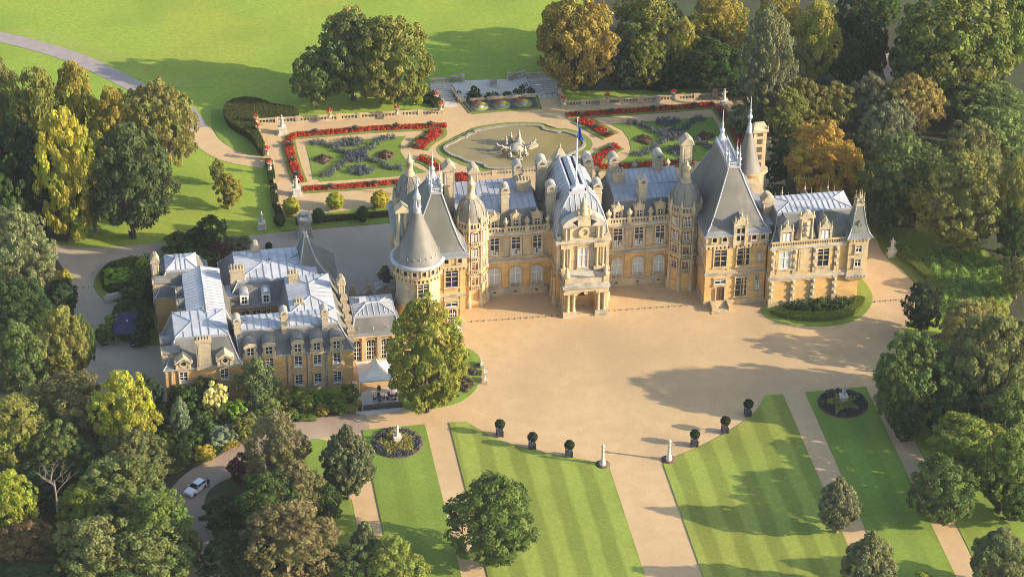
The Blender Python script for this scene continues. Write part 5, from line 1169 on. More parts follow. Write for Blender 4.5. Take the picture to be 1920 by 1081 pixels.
def planting(name, pts, h, r, col, seed=0, leaf=.16, per=16, z0=.08):
    """a mass of small bushy plants, each a little dome of leaves"""
    rng = np.random.default_rng(seed); n = len(pts); q = rng.normal(0,1,(n*per,3)); q[:,2] = np.abs(q[:,2]); q /= np.linalg.norm(q,axis=1)[:,None]
    base = np.repeat(pts,per,0); hh = np.repeat(h*rng.uniform(.75,1.2,n),per); rr = np.repeat(r*rng.uniform(.8,1.25,n),per)
    c = np.stack([base[:,0]+q[:,0]*rr, base[:,1]+q[:,1]*rr, z0+q[:,2]*hh],1); t = np.repeat(np.clip(rng.normal(.5,.2,n),.05,.95),per)+rng.normal(0,.12,n*per)
    me = leaf_cloud(name, c, q, leaf*rng.uniform(.7,1.3,n*per), t, seed=seed, flat=.35); o = bpy.data.objects.new(name,me); COL.objects.link(o); o.color = (*col,1); return o
RED = (.50,.070,.030); LAV = (.135,.152,.165); rngB = np.random.default_rng(5)
BED_N = [0]
def red_bed(px_path, label, w=1.55, edge=3.1, sm=False, closed=False):
    BED_N[0] += 1; p = GP(px_path); p = smooth_path(p,5) if sm else p; e = empty('flower_bed', (*p[0],0), label, 'flowerbed', 'red flower borders of the parterre')
    b = MB(); b.ribbon(p, edge, 0, .14+.002*BED_N[0]); part(b,'box_edging',['edge_grass'],e)
    q = []
    for (a,c) in zip(p[:-1],p[1:]): q += [a]
    q += [p[-1]]; b = MB(); b.ribbon(p, w, .1, .20+.002*BED_N[0]); part(b,'soil',['soil'],e)
    o = planting('red_flowers', strip_points(p,w,7.5,rngB), .42, .34, RED, BED_N[0], .12, 20, .2); adopt(o,e); o['kind'] = 'stuff'
    return e
red_bed([(836,237),(700,243),(553,255),(541,263)],'red flower border along the far side of the left parterre',1.5,3.0)
red_bed([(540,266),(545,290),(553,318),(563,343)],'red flower border along the left end of the left parterre',1.6,3.0)
red_bed([(570,356),(650,351),(750,343)],'red flower border along the near side of the left parterre',1.5,3.0)
red_bed([(814,244),(818,251),(806,259),(793,268),(783,279)],'curling red flower bed at the fountain end of the left parterre',2.6,4.6,True)
red_bed([(785,297),(797,300),(812,308),(826,320)],'small red flower bed below the curling one, partly behind the lead finials',1.8,3.6,True)
red_bed([(864,326),(868,334),(866,342)],'scrap of red flower bed beside the gabled chimney left of the fountain',2.2,3.6)
red_bed([(1062,218),(1150,212),(1250,205),(1338,198)],'red flower border along the far side of the right parterre',1.5,3.0)
red_bed([(1346,202),(1360,222),(1376,248),(1392,280)],'red flower border along the right end of the right parterre',1.6,3.0)
red_bed([(1086,224),(1103,233),(1122,243),(1146,256)],'curling red flower bed right of the flag at the fountain end of the right parterre',2.2,4.4,True)
red_bed([(1158,274),(1142,283),(1122,298),(1116,310)],'red flower bed curling below the right path gap',2.0,3.8,True)
red_bed([(1124,315),(1230,309),(1300,305)],'red flower border along the near side of the right parterre, behind the chimneys',1.5,3.0)
# inner lawns
INL = [G(*q)[:2] for q in ((573,272),(640,266),(762,255),(752,268),(751,284),(760,298),(778,312),(800,323),(745,331),(600,341),(597,337),(587,337),(580,300))]
sheet('parterre_lawn', INL, .06, 'garden_grass', 0)
INR = [G(*q)[:2] for q in ((1144,233),(1240,226),(1326,220),(1337,221),(1352,248),(1370,278),(1384,300),(1300,303),(1162,305),(1176,296),(1183,280),(1179,262),(1168,246))]
sheet('parterre_lawn', INR, .06, 'garden_grass', 0)
def lavender(paths, blobs, label, w=1.75, seed=0, h=.85):
    pts = [strip_points(smooth_path(GP(q),4), w*.85, 4.2, rngB) for q in paths]
    for (cx,cy,rx,ry) in blobs:
        c = G(cx,cy); n = int(rx*ry*3.14*4.2)+4; a = rngB.random(n)*6.283; r = np.sqrt(rngB.random(n)); pts.append(np.stack([c[0]+r*np.cos(a)*rx, c[1]+r*np.sin(a)*ry],1))
    o = planting('lavender_bed', np.concatenate(pts), h, .38, LAV, seed, .125, 26); return tag(o, label, 'flowerbed', 'blue grey planting of the parterre lawns')
lavender([[(583,272),(600,268),(622,276),(645,286),(668,292)],[(740,262),(725,259),(708,269),(690,281),(668,292)],[(600,331),(618,328),(635,314),(652,301),(668,293)],[(672,294),(700,303),(725,313),(757,319)]],[(668,294,2.3,2.6)],'blue grey cross of bushy plants on the left parterre lawn',1.75,11)
lavender([],[(658,268,2.6,1.7)],'blue grey oval of plants above the cross on the left parterre lawn',2.5,12); lavender([],[(675,321,2.8,1.9)],'blue grey oval of plants below the cross on the left parterre lawn',2.5,13)
lavender([[(1176,236),(1192,230),(1212,240),(1235,250),(1262,253)],[(1322,226),(1304,225),(1290,236),(1276,246),(1262,253)],[(1187,291),(1208,290),(1228,276),(1245,264),(1262,255)],[(1266,256),(1292,262),(1318,272),(1336,283)]],[(1262,254,2.3,2.4)],'blue grey cross of bushy plants on the right parterre lawn',1.75,14)
lavender([],[(1252,231,2.5,1.7)],'blue grey oval of plants above the cross on the right parterre lawn',2.5,15); lavender([],[(1276,283,2.7,1.8)],'blue grey oval of plants below the cross on the right parterre lawn',2.5,16)
def bronze(px,py,label):
    c = G(px,py); b = MB(); b.rects([(-1.5,1.5,-1.5,1.5,.06),(-.2,.2,-.2,.2,.75)]); e = empty('bronze_bed', c, label, 'flowerbed', 'brown diamond beds on the parterre lawns', .785)
    put('soil', b.mesh('soil',['soil']), (0,0,0), 0, e, world=False); rng = np.random.default_rng(int(px)); p = rng.uniform(-1.5,1.5,(60,2)); h = .7*(1-np.max(np.abs(p),1)/1.6)
    n = 60; q = np.repeat(p,8,0)+rng.normal(0,.1,(480,2)); me = leaf_cloud('plants', np.stack([q[:,0],q[:,1],np.repeat(h,8)+.15+rng.random(480)*.15],1), np.tile([0,0,1.],(480,1)), np.full(480,.13), rng.random(480), seed=3, flat=.6)
    o = put('plants', me, (0,0,0), 0, e, world=False); o.color = (.105,.065,.04,1); o['kind'] = 'stuff'
for px,py,lb in ((606,300,'brown diamond bed at the left of the left parterre lawn'),(723,292,'brown diamond bed at the right of the left parterre lawn'),(1208,263,'brown diamond bed at the left of the right parterre lawn'),(1322,257,'brown diamond bed at the right of the right parterre lawn')): bronze(px,py,lb)
# spiky agaves set into the red borders
b = MB(); rnd = random.Random(2)
for k in range(26):
    a = k*2.4; el = .35+1.0*(k/26); l = .95-.25*k/26; dx,dy,dz = math.cos(a)*math.cos(el),math.sin(a)*math.cos(el),math.sin(el); nx,ny = -math.sin(a)*.12, math.cos(a)*.12
    b.add([(nx,ny,.2),(-nx,-ny,.2),(dx*l*.5-nx*1.2,dy*l*.5-ny*1.2,.25+dz*l*.6),(dx*l,dy*l,.2+dz*l*.9),(dx*l*.5+nx*1.2,dy*l*.5+ny*1.2,.25+dz*l*.6)],[(0,1,2,3,4)])
mat('agave_leaf', (.075,.11,.085), (.11,.14,.11), 3); ag = b.mesh('agave',['agave_leaf'])
for px,py in ((590,250),(665,244),(742,239),(806,236),(543,274),(549,303),(556,330),(619,353),(701,347),(793,262),(779,276),(1088,217),(1147,212),(1224,206),(1302,200),(1352,217),(1367,241),(1117,241),(1140,255),(1145,281),(1190,312),(1270,307)):
    tag(put('agave', ag, G(px,py,.3), rnd.random()*6, None, (1.25,1.25,1.25)), 'dark spiky agave standing in a red flower border', 'agave', 'agaves in the red borders')
# round star beds on the strip lawns
def star_bed(px,py,r,label,ratio,ca,cb_):
    c = G(px,py); e = empty('round_flowerbed', (c[0],c[1],0), label, 'flowerbed'); b = MB(); b.lathe(c[0],c[1],[(r+.3,.1),(r+.3,.19),(r,.20)],32); part(b,'soil',['soil'],e)
    star = []; 
    for k in range(10): a = math.pi/2+k*math.pi/5+.1; q = r*(.95 if k%2==0 else ratio); star.append((c[0]+q*math.cos(a),c[1]+q*math.sin(a)))
    rng = np.random.default_rng(int(px)); n = int(r*r*3.14*9); a = rng.random(n)*6.283; q = np.sqrt(rng.random(n))*r; P = np.stack([c[0]+q*np.cos(a),c[1]+q*np.sin(a)],1); ins = inside(star,P[:,0],P[:,1])
    o = planting('yellow_flowers', P[ins], .55, .26, ca, 3, .12, 14, .2); adopt(o,e); o['kind']='stuff'
    o = planting('blue_flowers', P[~ins], .5, .3, cb_, 4, .13, 14, .2); adopt(o,e); o['kind']='stuff'
star_bed(745,831,4.2,'round flowerbed of blue clumps and yellow flowers on the left strip lawn',.60,(.33,.31,.085),(.115,.13,.14)); star_bed(1580,757,4.2,'round dark flowerbed with a yellow star on the right strip lawn',.40,(.36,.35,.09),(.06,.085,.08))
# carpet bed by the stair
cb = empty('carpet_bed', G(935,198), 'dark carpet bed with three patterned discs of red, yellow and grey at the garden stair', 'flowerbed')
b = MB(); b.prism(GP([(862,191),(1009,180),(1016,204),(975,207),(890,214),(880,213)]),0,.14); part(b,'turf_edge',['edge_grass'],cb)
b = MB(); b.prism(GP([(868,193),(1003,184),(1009,202),(884,211)]),.1,.22); part(b,'soil',['soil'],cb)
mat('sedum_green',(.15,.19,.06),(.19,.23,.08),3); mat('sedum_red',(.20,.075,.05),(.24,.10,.06),3); mat('marigold',(.55,.42,.02),(.5,.36,.02),3); mat('sedum_grey',(.34,.33,.28),(.29,.28,.24),3); mat('sedum_dark',(.05,.05,.05),(.07,.065,.065),2)
b = MB(); b.prism(GP([(868,193),(1003,184),(1009,202),(884,211)]),.22,.27); part(b,'dark_carpet',['sedum_dark'],cb)
for px,py in ((899,202),(940,199),(981,196)):
    c = G(px,py); b = MB(); b.lathe(c[0],c[1],[(1.9,.26),(1.85,.36),(.05,.42)],24,0)
    for dx,dy,r,m in ((-.35,1.15,1.25,1),(.55,.75,.72,2),(.1,-.35,.75,3)): b.lathe(c[0]+dx,c[1]+dy,[(r,.3),(r*.97,.47+.02*m),(.05,.49+.02*m)],18,m)
    part(b,'patterned_disc',['sedum_green','sedum_red','marigold','sedum_grey'],cb)

# ================================================================ fountain pool
POOL = smooth_path(GP([(838,281),(842,275),(855,269),(868,262),(877,260),(882,255),(893,252),(895,248),(922,243),(955,239),(990,238.5),(1012,240),(1019,246),(1035,249),(1045,251),(1056,250),(1074,255),(1087,262),(1092,271),(1085,279),(1068,287),(1055,294),(1040,300),(1020,304),(1005,311),(990,315),(952,316),(918,315),(911,309),(893,304),(880,303),(866,296),(850,291)]),3,True)
POOL_OUT = 2.1 if sum(POOL[i-1][0]*POOL[i][1]-POOL[i][0]*POOL[i-1][1] for i in range(len(POOL))) < 0 else -2.1
tag(MB().prism(offset(POOL,POOL_OUT,True),.0,.05).build('pool_turf','edge_grass'),kind='structure')
tag(MB().prism(POOL,.05,.13).build('pond_water','pond_water'),kind='structure')
b = MB(); b.ribbon(offset(POOL,POOL_OUT*.2,True),.6,.02,.38,0,True); tag(b.build('pool_wall',['kerb_stone']),'low weathered stone kerb with bowed ends round the fountain pool','pool wall')
fg = empty('fountain_group', G(968,283), 'white marble fountain group of horses and sea figures on rocks in the pool', 'fountain')
def blob(c, r, sz, seed):
    rnd = random.Random(seed); b = MB(); pr = []
    for k in range(7): t = k/6; pr.append((max(.05,r*math.cos(t*1.5)*(1+rnd.uniform(-.15,.15))), c[2]+sz*math.sin(t*1.5)))
    return b.lathe(c[0],c[1],[(pr[0][0],.05)]+pr,9,0,True,rnd.random())
def fig(px,py,s,seed,kind,rz):
    x,y,_ = G(px,py,.6); b = MB(); co,si = math.cos(rz),math.sin(rz); Tt = lambda p: (x+s*(p[0]*co-p[1]*si), y+s*(p[0]*si+p[1]*co), .4+s*p[2])
    tube = lambda pts,rr: b.tube([Tt(p) for p in pts],[s*q for q in rr],8)
    if kind == 'sea_horse':
        tube([(-1.6,.2,.1),(-1.2,-.1,.3),(-.6,0,.75),(.1,0,1.0),(.6,0,1.25),(.85,0,1.7),(.95,0,2.1)],[.15,.28,.42,.48,.42,.26,.2]); tube([(.85,0,2.1),(1.1,0,2.05),(1.4,0,1.8)],[.2,.2,.11])
        for u in (-.22,.22): tube([(.6,u,1.1),(1.1,u,1.15),(1.35,u*1.2,.75),(1.5,u*1.2,.9)],[.2,.14,.1,.07]); tube([(.92,u*.4,2.2),(.9,u*.5,2.42)],[.06,.02])
        tube([(.75,0,1.75),(.55,0,1.65),(.35,0,1.3)],[.14,.16,.08])
    else:
        tube([(0,0,-.3),(0,0,.2),(.1,0,.7),(0,0,1.1),(.05,0,1.45),(.05,0,1.6)],[.5,.42,.3,.34,.2,.09]); b.ball(Tt((.05,0,1.78)),.19*s,8,0,.22*s)
        for u in (-1,1): tube([(0,u*.3,1.35),(.2,u*.55,1.2),(.35,u*.5,1.6 if u>0 else .9)],[.12,.1,.07]); tube([(.05,u*.15,.3),(.55,u*.25,.3),(.7,u*.25,-.2)],[.2,.15,.1])
    part(b,'sea_horse' if kind == 'sea_horse' else 'sea_figure',['fountain_stone'],fg)
for c,r,h,sd in ((968,281,0,0),): x,y,_ = G(c,r); part(blob((x,y,.1),1.8,1.3,1),'rock',['fountain_stone'],fg)
for px,py,r,h,sd in ((972,273,1.2,1.8,2),(948,282,1.0,.6,3),(938,281,1.0,.5,4),(992,277,1.0,.6,5),(1001,274,.9,.5,6)): x,y,_ = G(px,py); part(blob((x,y,.1),r,h,sd),'rock',['fountain_stone'],fg)
for a in ((938,280,.8,1,'sea_horse',3.0),(947,281,.75,2,'sea_horse',-2.7),(997,274,.75,3,'sea_horse',.3),(990,278,.75,4,'sea_horse',-.4),(958,264,1.1,5,'fig',2.5),(956,289,1.0,6,'fig',-2),(974,295,1.0,7,'fig',-1.2),(984,288,1.0,8,'fig',-.5),(949,270,1.0,9,'fig',2)): fig(*a)
x,y,_ = G(972,274); b = MB(); b.tube([(x,y,1.3),(x+.1,y,2.7),(x+.1,y-.1,3.4)],[.4,.36,.1],8); b.ball((x+.1,y-.1,3.65),.2,8); b.tube([(x+.2,y,3.1),(x+.6,y,3.6),(x+.8,y,4.2)],[.12,.09,.05],7); b.tube([(x-.1,y,3.1),(x-.5,y-.2,2.7)],[.12,.07],7); part(b,'sea_figure',['fountain_stone'],fg)

# ================================================================ hedges
def hedge(px_path, w, h, label, col=(.06,.085,.03), name='hedge', sm=True, zb=0, top=None, closed=False, seed=1):
    p = GP(px_path); p = smooth_path(p,4,closed) if sm else p; e = empty(name,(*p[0],0),label,'hedge'); b = MB(); b.ribbon(p,w*.86,zb-.05,zb+h*.93,0,closed); rng = np.random.default_rng(seed)
    m = bpy.data.meshes.new('hedge_mass'); pp = p+[p[0]] if closed else p; P = []; Nn = []
    for (a,c) in zip(pp[:-1],pp[1:]):
        l = math.hypot(c[0]-a[0],c[1]-a[1]); tx,ty = (c[0]-a[0])/(l+1e-9),(c[1]-a[1])/(l+1e-9); n = int(l*(w+2*h)*34)
        for _ in range(n):
            t = rng.random()*l; u = rng.random()*(w+2*h)
            if u < w: s = u-w/2; z = h; nn = (0,0,1)
            elif u < w+h: s = -w/2; z = u-w; nn = (ty,-tx,0)
            else: s = w/2; z = u-w-h; nn = (-ty,tx,0)
            P.append((a[0]+tx*t-ty*s, a[1]+ty*t+tx*s, zb+z)); Nn.append(nn)
    P = np.array(P)+rng.normal(0,.05,(len(P),3)); me = leaf_cloud('leaves',P,np.array(Nn,float),rng.uniform(.08,.15,len(P)),rng.normal(.5,.12,len(P)),seed=seed,flat=.3)
    o = bpy.data.objects.new('leaves',me); COL.objects.link(o); o.color = (*col,1); adopt(o,e); o['kind']='stuff'; q = part(b,'hedge_body',['foliage'],e); q.color = (*col,1); return e
hedge([(1449,584),(1476,593),(1520,598),(1562,596),(1590,589),(1607,577),(1613,562)],2.0,1.0,'low curved box hedge in front of the side wing base',(.17,.215,.045))
hedge([(555,420),(640,412),(742,403)],1.2,1.0,'straight low hedge between the two strips of terrace lawn',(.095,.105,.03),sm=False)
hedge([(503,305),(508,325),(511,346)],1.3,1.1,'clipped hedge along the left edge of the parterre near the gate',(.06,.085,.03),sm=False); hedge([(513,352),(517,385),(527,415)],1.3,1.1,'clipped hedge at the near left corner beside the yew cone',(.055,.08,.03),sm=False)
hedge([(1640,432),(1660,455),(1680,475),(1706,493),(1730,512),(1748,532),(1757,552)],2.0,1.1,'curved hedge following the grass verge beyond the right drive',(.18,.235,.05))
hedge([(197,533),(193,522),(203,505),(222,497),(250,493)],1.0,.9,'outer curved hedge of the left yard island',(.07,.12,.03),zb=.1); hedge([(208,535),(206,522),(215,511),(232,506)],.9,.8,'inner curved hedge of the left yard island',(.07,.12,.03),zb=.1); hedge([(195,538),(206,547),(222,546),(240,535)],.9,.8,'lower curling hedge at the tip of the left yard island',(.07,.12,.03),zb=.1)
hedge([(795,196),(808,182),(822,204)],2.5,1.3,'dark clipped hedge round the paved recess beside the left landing',(.05,.075,.03),sm=False)
# big flat topped hedge beside the far left of the parterre
HB = smooth_path(GP([(420,214),(436,200),(462,195),(492,200),(512,208),(545,212),(560,222),(500,228),(482,236),(486,258),(494,276),(497,292),(486,291),(478,276),(466,262),(446,250),(428,237)]),3,True)
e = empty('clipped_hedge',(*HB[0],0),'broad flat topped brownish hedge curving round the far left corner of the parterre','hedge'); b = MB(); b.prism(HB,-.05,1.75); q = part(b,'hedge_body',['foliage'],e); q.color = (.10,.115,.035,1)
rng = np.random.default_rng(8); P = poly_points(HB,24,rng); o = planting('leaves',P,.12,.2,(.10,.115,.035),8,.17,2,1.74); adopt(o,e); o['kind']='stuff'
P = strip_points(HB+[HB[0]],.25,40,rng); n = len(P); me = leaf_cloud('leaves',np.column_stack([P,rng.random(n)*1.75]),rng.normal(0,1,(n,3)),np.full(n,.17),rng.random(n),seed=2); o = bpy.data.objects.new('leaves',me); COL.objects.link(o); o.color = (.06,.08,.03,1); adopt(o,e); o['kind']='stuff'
def ground_cover(poly_px, h, r, col, label, name='ground_cover', dens=.9, seed=1, leaf=.2, per=40, cat='plants'):
    rng = np.random.default_rng(seed); o = planting(name, poly_points(GP(poly_px),dens,rng), h, r, col, seed, leaf, per, .02); tag(o, label, cat, kind='stuff'); return o
ground_cover([(1462,574),(1500,568),(1560,565),(1603,561),(1598,574),(1575,584),(1530,588),(1480,585)],1.4,.7,(.06,.095,.03),'dark shrub mass inside the curved hedge below the side wing','shrub_mass',1.6)
ground_cover([(1718,478),(1770,474),(1840,474),(1885,490),(1890,560),(1850,600),(1800,610),(1770,590),(1762,545),(1745,515)],1.3,1.0,(.19,.31,.065),'bright green rounded ground cover on the bank beyond the right hedge',dens=.55,leaf=.22,per=60)
ground_cover([(1655,440),(1700,460),(1730,490),(1760,530),(1768,580),(1755,545),(1725,508),(1690,480)],.6,.8,(.25,.27,.065),'yellowish clipped bank along the back of the right hedge',dens=.7,leaf=.2)
ground_cover([(850,176),(862,192),(1003,181),(1000,172),(985,162),(960,178),(905,182)],1.0,.7,(.04,.075,.03),'dark green shrubs along the low wall of the garden stair',dens=1.3)
ground_cover([(840,706),(870,690),(893,672),(898,690),(890,718),(868,742),(840,752)],.6,.5,(.16,.12,.075),'reddish brown planting under the big lime tree',dens=1.2)
ground_cover([(212,498),(250,489),(285,487),(298,500),(280,520),(235,528),(212,515)],1.5,1.1,(.075,.145,.03),'rounded bright green bushes filling the left yard island',dens=.8,per=60)

# ---- stone stair to the south lawn
sg = empty('garden_stair', G(925,165), 'grey stone garden stair with sloping balustrades up from the carpet bed', 'stair')
b = MB(); b.prism(GP([(846,160),(866,155),(955,152),(985,146),(1002,180),(960,184),(866,191)]),0,.5); part(b,'retaining_bank',['paving'],sg)
for pa,pb,z,h in (((846,155),(868,158),.5,1.2),((955,155),(985,146),.5,1.3),((985,146),(1042,142),0,1.0),((806,155),(846,154),0,1.0)):
    b = MB(); b.balusters(G(*pa),G(*pb),z,h,0,.6,.35); part(b,'balustrade',['grey_stone'],sg)
b = MB(); b.ribbon(GP([(862,192),(1005,182)]),.5,0,.75); b.ribbon(GP([(846,172),(862,192)]),.6,0,1.0); part(b,'low_wall',['pale_stone'],sg)
b = MB(); c = G(867,155); b.obox(c[0],c[1],0,2.0,.8,.8); c = G(955,152); b.obox(c[0],c[1],0,2.0,.8,.8); c = G(925,165); b.obox(c[0],c[1],.5,1.8,1.4,1.0); part(b,'pedestal',['grey_stone'],sg)
for k in range(6):
    b = MB()
for (pa,pb) in (((806,165),(848,162)),((988,155),(1042,152))):
    b = MB(); a_, c_ = Vector(G(*pa)), Vector(G(*pb))
    for k in range(7): o_ = Vector((0,-.9*k,0)); b.ribbon([tuple((a_+o_)[:2]),tuple((c_+o_)[:2])],.45,.05,.16+.04*(6-k)); 
    part(b,'step_flight',['paving'],sg)
def rail(p0,p1,lb):
    b = MB(); a,c = Vector(G(*p0)), Vector(G(*p1)); b.tube([a+Vector((0,0,.9)),c+Vector((0,0,.9))],.05,5)
    for k in range(4): q = a.lerp(c,k/3); b.tube([q,q+Vector((0,0,.9))],.06,5)
    tag(b.build('barrier',['metal_dark']),lb,'barrier')
rail((823,198),(857,194),'thin dark barrier across the left landing of the garden stair'); rail((1016,184),(1045,180),'thin dark barrier across the right landing of the garden stair')
# ================================================================ trees and shrubs: crown centre x, top, bottom and width in the picture, kind, colour, label
def trees(group, rows, cat='tree', name='tree'):
    for px,top,bot,w,sh,col,lb in rows: plant_px(('conifer' if sh in ('cone','wisp') and cat == 'tree' else 'broadleaf_tree') if cat == 'tree' else name, cat, px, top, bot, w, sh, col, lb, group)
trees('grove left of the parterre', (
 (8,118,300,80,'fine','brown','brownish tree cut by the left edge of the photo above the dark trees'),
 (66,122,330,105,'broad','olive','tall olive tree with yellowing top, second from the left in the upper left grove'),
 (142,116,310,85,'fine','gold','slim golden tree with the highest top of the upper left grove'),
 (214,166,335,95,'broad',(.22,.19,.035),'yellow olive tree between the highest golden tree and the round brown one'),
 (297,142,335,148,'fine','brown','broad round brown green tree beside the park road'),
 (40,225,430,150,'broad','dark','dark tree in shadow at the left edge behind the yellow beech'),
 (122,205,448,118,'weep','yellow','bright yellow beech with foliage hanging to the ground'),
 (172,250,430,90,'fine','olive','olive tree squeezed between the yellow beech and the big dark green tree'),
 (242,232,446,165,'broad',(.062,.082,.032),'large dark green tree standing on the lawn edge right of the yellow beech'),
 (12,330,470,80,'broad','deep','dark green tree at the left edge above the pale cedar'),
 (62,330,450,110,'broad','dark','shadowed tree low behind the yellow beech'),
))
trees('small trees on the left lawn', (
 (408,296,345,30,'open','olive','small slim tree behind the bigger young tree on the left lawn'),
 (427,324,392,58,'open',(.20,.175,.035),'young yellowing tree with a bare trunk on the left lawn'),
))
trees('clump of great trees behind the parterre', (
 (592,88,202,98,'broad',(.085,.115,.035),'rounded lower tree at the left of the clump behind the balustrade'),
 (655,14,170,110,'fine',(.165,.135,.05),'tree with tan top at the back of the clump behind the balustrade'),
 (660,22,186,130,'broad',(.085,.105,.035),'dark green tree in the middle of the clump behind the balustrade'),
 (733,26,196,140,'weep','olive','massive olive tree at the right of the clump behind the balustrade, its trunk showing'),
))
trees('grove right of the garden stair', (
 (1082,-15,166,148,'weep',(.19,.15,.04),'big golden olive tree beside the right landing of the garden stair'),
 (1040,10,120,70,'fine',(.17,.13,.04),'outer bough tree left of the big golden olive tree'),
 (1215,-30,110,130,'broad','olive','tall olive tree at the top edge, second from the garden stair'),
 (1212,62,162,84,'weep','olive','olive tree with hanging boughs directly above the right balustrade'),
 (1283,36,150,62,'fine',(.19,.18,.04),'slender tree with a yellow patch above the right balustrade'),
 (1345,-20,105,110,'broad','gold','tree with bright yellow top at the upper edge above the right parterre'),
 (1340,70,172,110,'broad','deep','dark green tree below the bright yellow top above the right parterre'),
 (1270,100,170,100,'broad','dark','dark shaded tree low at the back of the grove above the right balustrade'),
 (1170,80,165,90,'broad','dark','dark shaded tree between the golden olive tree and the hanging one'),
 (1440,14,232,108,'fine',(.105,.112,.06),'tall grey green tree at the right end of the far balustrade'),
 (1460,-30,90,80,'broad','gold','yellow tree at the top edge behind the tall grey green one'),
 (1534,-4,158,92,'broad',(.17,.165,.035),'yellow green tree standing before the dark gap and woodland path'),
 (1600,-20,110,90,'fine','dark','blue black conifer like tree in the dark gap by the woodland path'),
 (1590,70,165,80,'broad','dark','low dark tree in the dark gap left of the woodland path'),
 (1655,-20,55,70,'broad','deep','dark green bough tree over the far end of the woodland path'),
 (1790,-30,185,205,'broad',(.115,.135,.032),'huge yellow green tree at the upper right beside the woodland path'),
 (1890,-30,150,100,'broad','moss','green tree in the upper right corner'),
 (1735,80,200,120,'broad',(.085,.12,.03),'green tree with leaning boughs below the huge yellow green one'),
 (1390,195,255,60,'shrub','grey','grey green shrub mass at the right end of the parterre walk'),
), )
trees('wood right of the house', (
 (1475,165,262,95,'broad','olive','dark olive tree behind the slender chimney tower'),
 (1508,146,245,100,'broad',(.11,.105,.035),'olive tree with a small yellow spray behind the slender chimney tower'),
 (1566,152,245,96,'fine','brown','round brownish tree above the orange autumn tree'),
 (1635,138,240,95,'fine',(.125,.125,.06),'greyish olive tree at the edge of the woodland path'),
 (1712,136,252,120,'fine',(.19,.155,.048),'round golden brown tree right of the greyish olive one'),
 (1664,186,325,112,'fine',(.105,.115,.06),'tall grey green tree rising in the middle of the right wood'),
 (1547,229,370,148,'broad','orange','orange autumn tree behind the side wing roof'),
 (1604,296,372,72,'broad',(.14,.15,.035),'yellow green tree tucked against the right of the orange autumn tree'),
 (1545,345,405,120,'broad',(.085,.095,.03),'dark lower boughs tree under the orange autumn tree'),
 (1855,148,250,150,'broad','moss','spreading pale green tree at the right edge, upper of two'),
 (1880,200,310,130,'broad',(.10,.135,.045),'spreading pale green tree at the right edge, lower of two'),
 (1690,250,420,140,'broad',(.075,.095,.035),'dark green tree standing left of the vast olive chestnut'),
 (1650,350,440,70,'broad','deep','dark tree in shade directly right of the corner turret'),
 (1820,225,360,120,'broad',(.12,.125,.045),'olive tree behind the top of the vast chestnut'),
 (1806,282,470,190,'fine',(.118,.122,.040),'vast olive brown chestnut above the bank of ground cover'),
 (1725,325,432,105,'broad',(.085,.105,.035),'green tree merging into the left flank of the vast chestnut'),
 (1905,290,470,90,'fine','olive','olive tree cut by the right edge beside the vast chestnut'),
 (1908,480,560,70,'broad',(.105,.115,.04),'olive tree at the right edge below the dark hollow'),
))
trees('trees right of the forecourt', (
 (1730,526,625,78,'broad',(.030,.046,.022),'dark evergreen tree at the edge of the right drive'),
 (1815,560,690,110,'fine',(.14,.13,.06),'olive tree behind the dark evergreen by the right drive'),
 (1855,558,660,90,'broad',(.17,.175,.04),'tree with yellow green crown near the right edge above the big olive tree'),
 (1860,585,790,170,'broad',(.115,.125,.042),'big olive green tree filling the right edge above the lawn oak'),
 (1910,600,760,90,'broad',(.12,.12,.05),'olive tree cut by the right edge beside the big olive green tree'),
 (1718,618,790,150,'broad',(.09,.125,.035),'broad green tree overhanging the right corner of the forecourt'),
 (1680,660,800,80,'broad',(.075,.105,.032),'green outer tree leaning over the gravel at the right corner of the forecourt'),
 (1790,700,820,110,'broad','deep','dark shaded tree between the forecourt tree and the lawn oak'),
 (1812,768,900,150,'broad',(.125,.155,.035),'yellow green top of the oak clump right of the round star bed'),
 (1770,850,985,130,'broad',(.075,.105,.032),'darker green tree at the foot of the oak clump by the right path'),
 (1885,800,960,120,'broad',(.085,.115,.03),'green tree at the right edge in the oak clump'),
 (1905,890,980,90,'broad','deep','dark tree low at the right edge below the oak clump'),
))
trees('trees along the lower drive', (
 (345,975,1075,70,'broad',(.085,.115,.035),'green tree overhanging the lower drive near the bottom edge'),
 (205,740,850,70,'broad','olive','olive tree pressed against the left flank of the yellow green maple'),
 (105,780,900,110,'broad',(.095,.125,.042),'green tree above the dead tree in the lower left wood'),
))
trees('trees at the right edge of the photo', (
 (1908,395,500,74,'broad','deep','dark tree in the hollow at the right edge beside the vast chestnut'),
 (1893,715,850,110,'broad',(.085,.118,.035),'mid green tree at the right edge between the big olive one and the oak clump'),
 (1850,690,800,90,'broad','deep','deep green tree behind the top of the oak clump'),
 (1640,40,150,60,'broad','dark','dark tree overhanging the woodland path from its left'),
 (1700,60,170,70,'broad','deep','dark green tree overhanging the woodland path from its right'),
))
trees('young limes along the avenue', (
 (1573,884,1000,84,'cone',(.125,.13,.065),'conical grey green lime on the right path of the striped lawn'),
 (1630,984,1130,112,'cone',(.135,.145,.065),'larger conical lime at the bottom edge right of the avenue'),
 (1876,974,1110,112,'cone',(.105,.12,.055),'conical lime in the bottom right corner'),
 (1735,1070,1130,60,'shrub','lime','bright leafy treetop just reaching over the bottom edge at the right'),
 (922,888,1066,164,'broad',(.062,.092,.024),'solitary deep green tree on the left path before the striped lawn'),
 (652,784,936,104,'cone',(.105,.118,.06),'ragged grey green conical tree over the left strip lawn'),
 (800,554,772,150,'weep',(.150,.158,.030),'big yellow green lime tree with orange flecks in front of the round tower'),
))
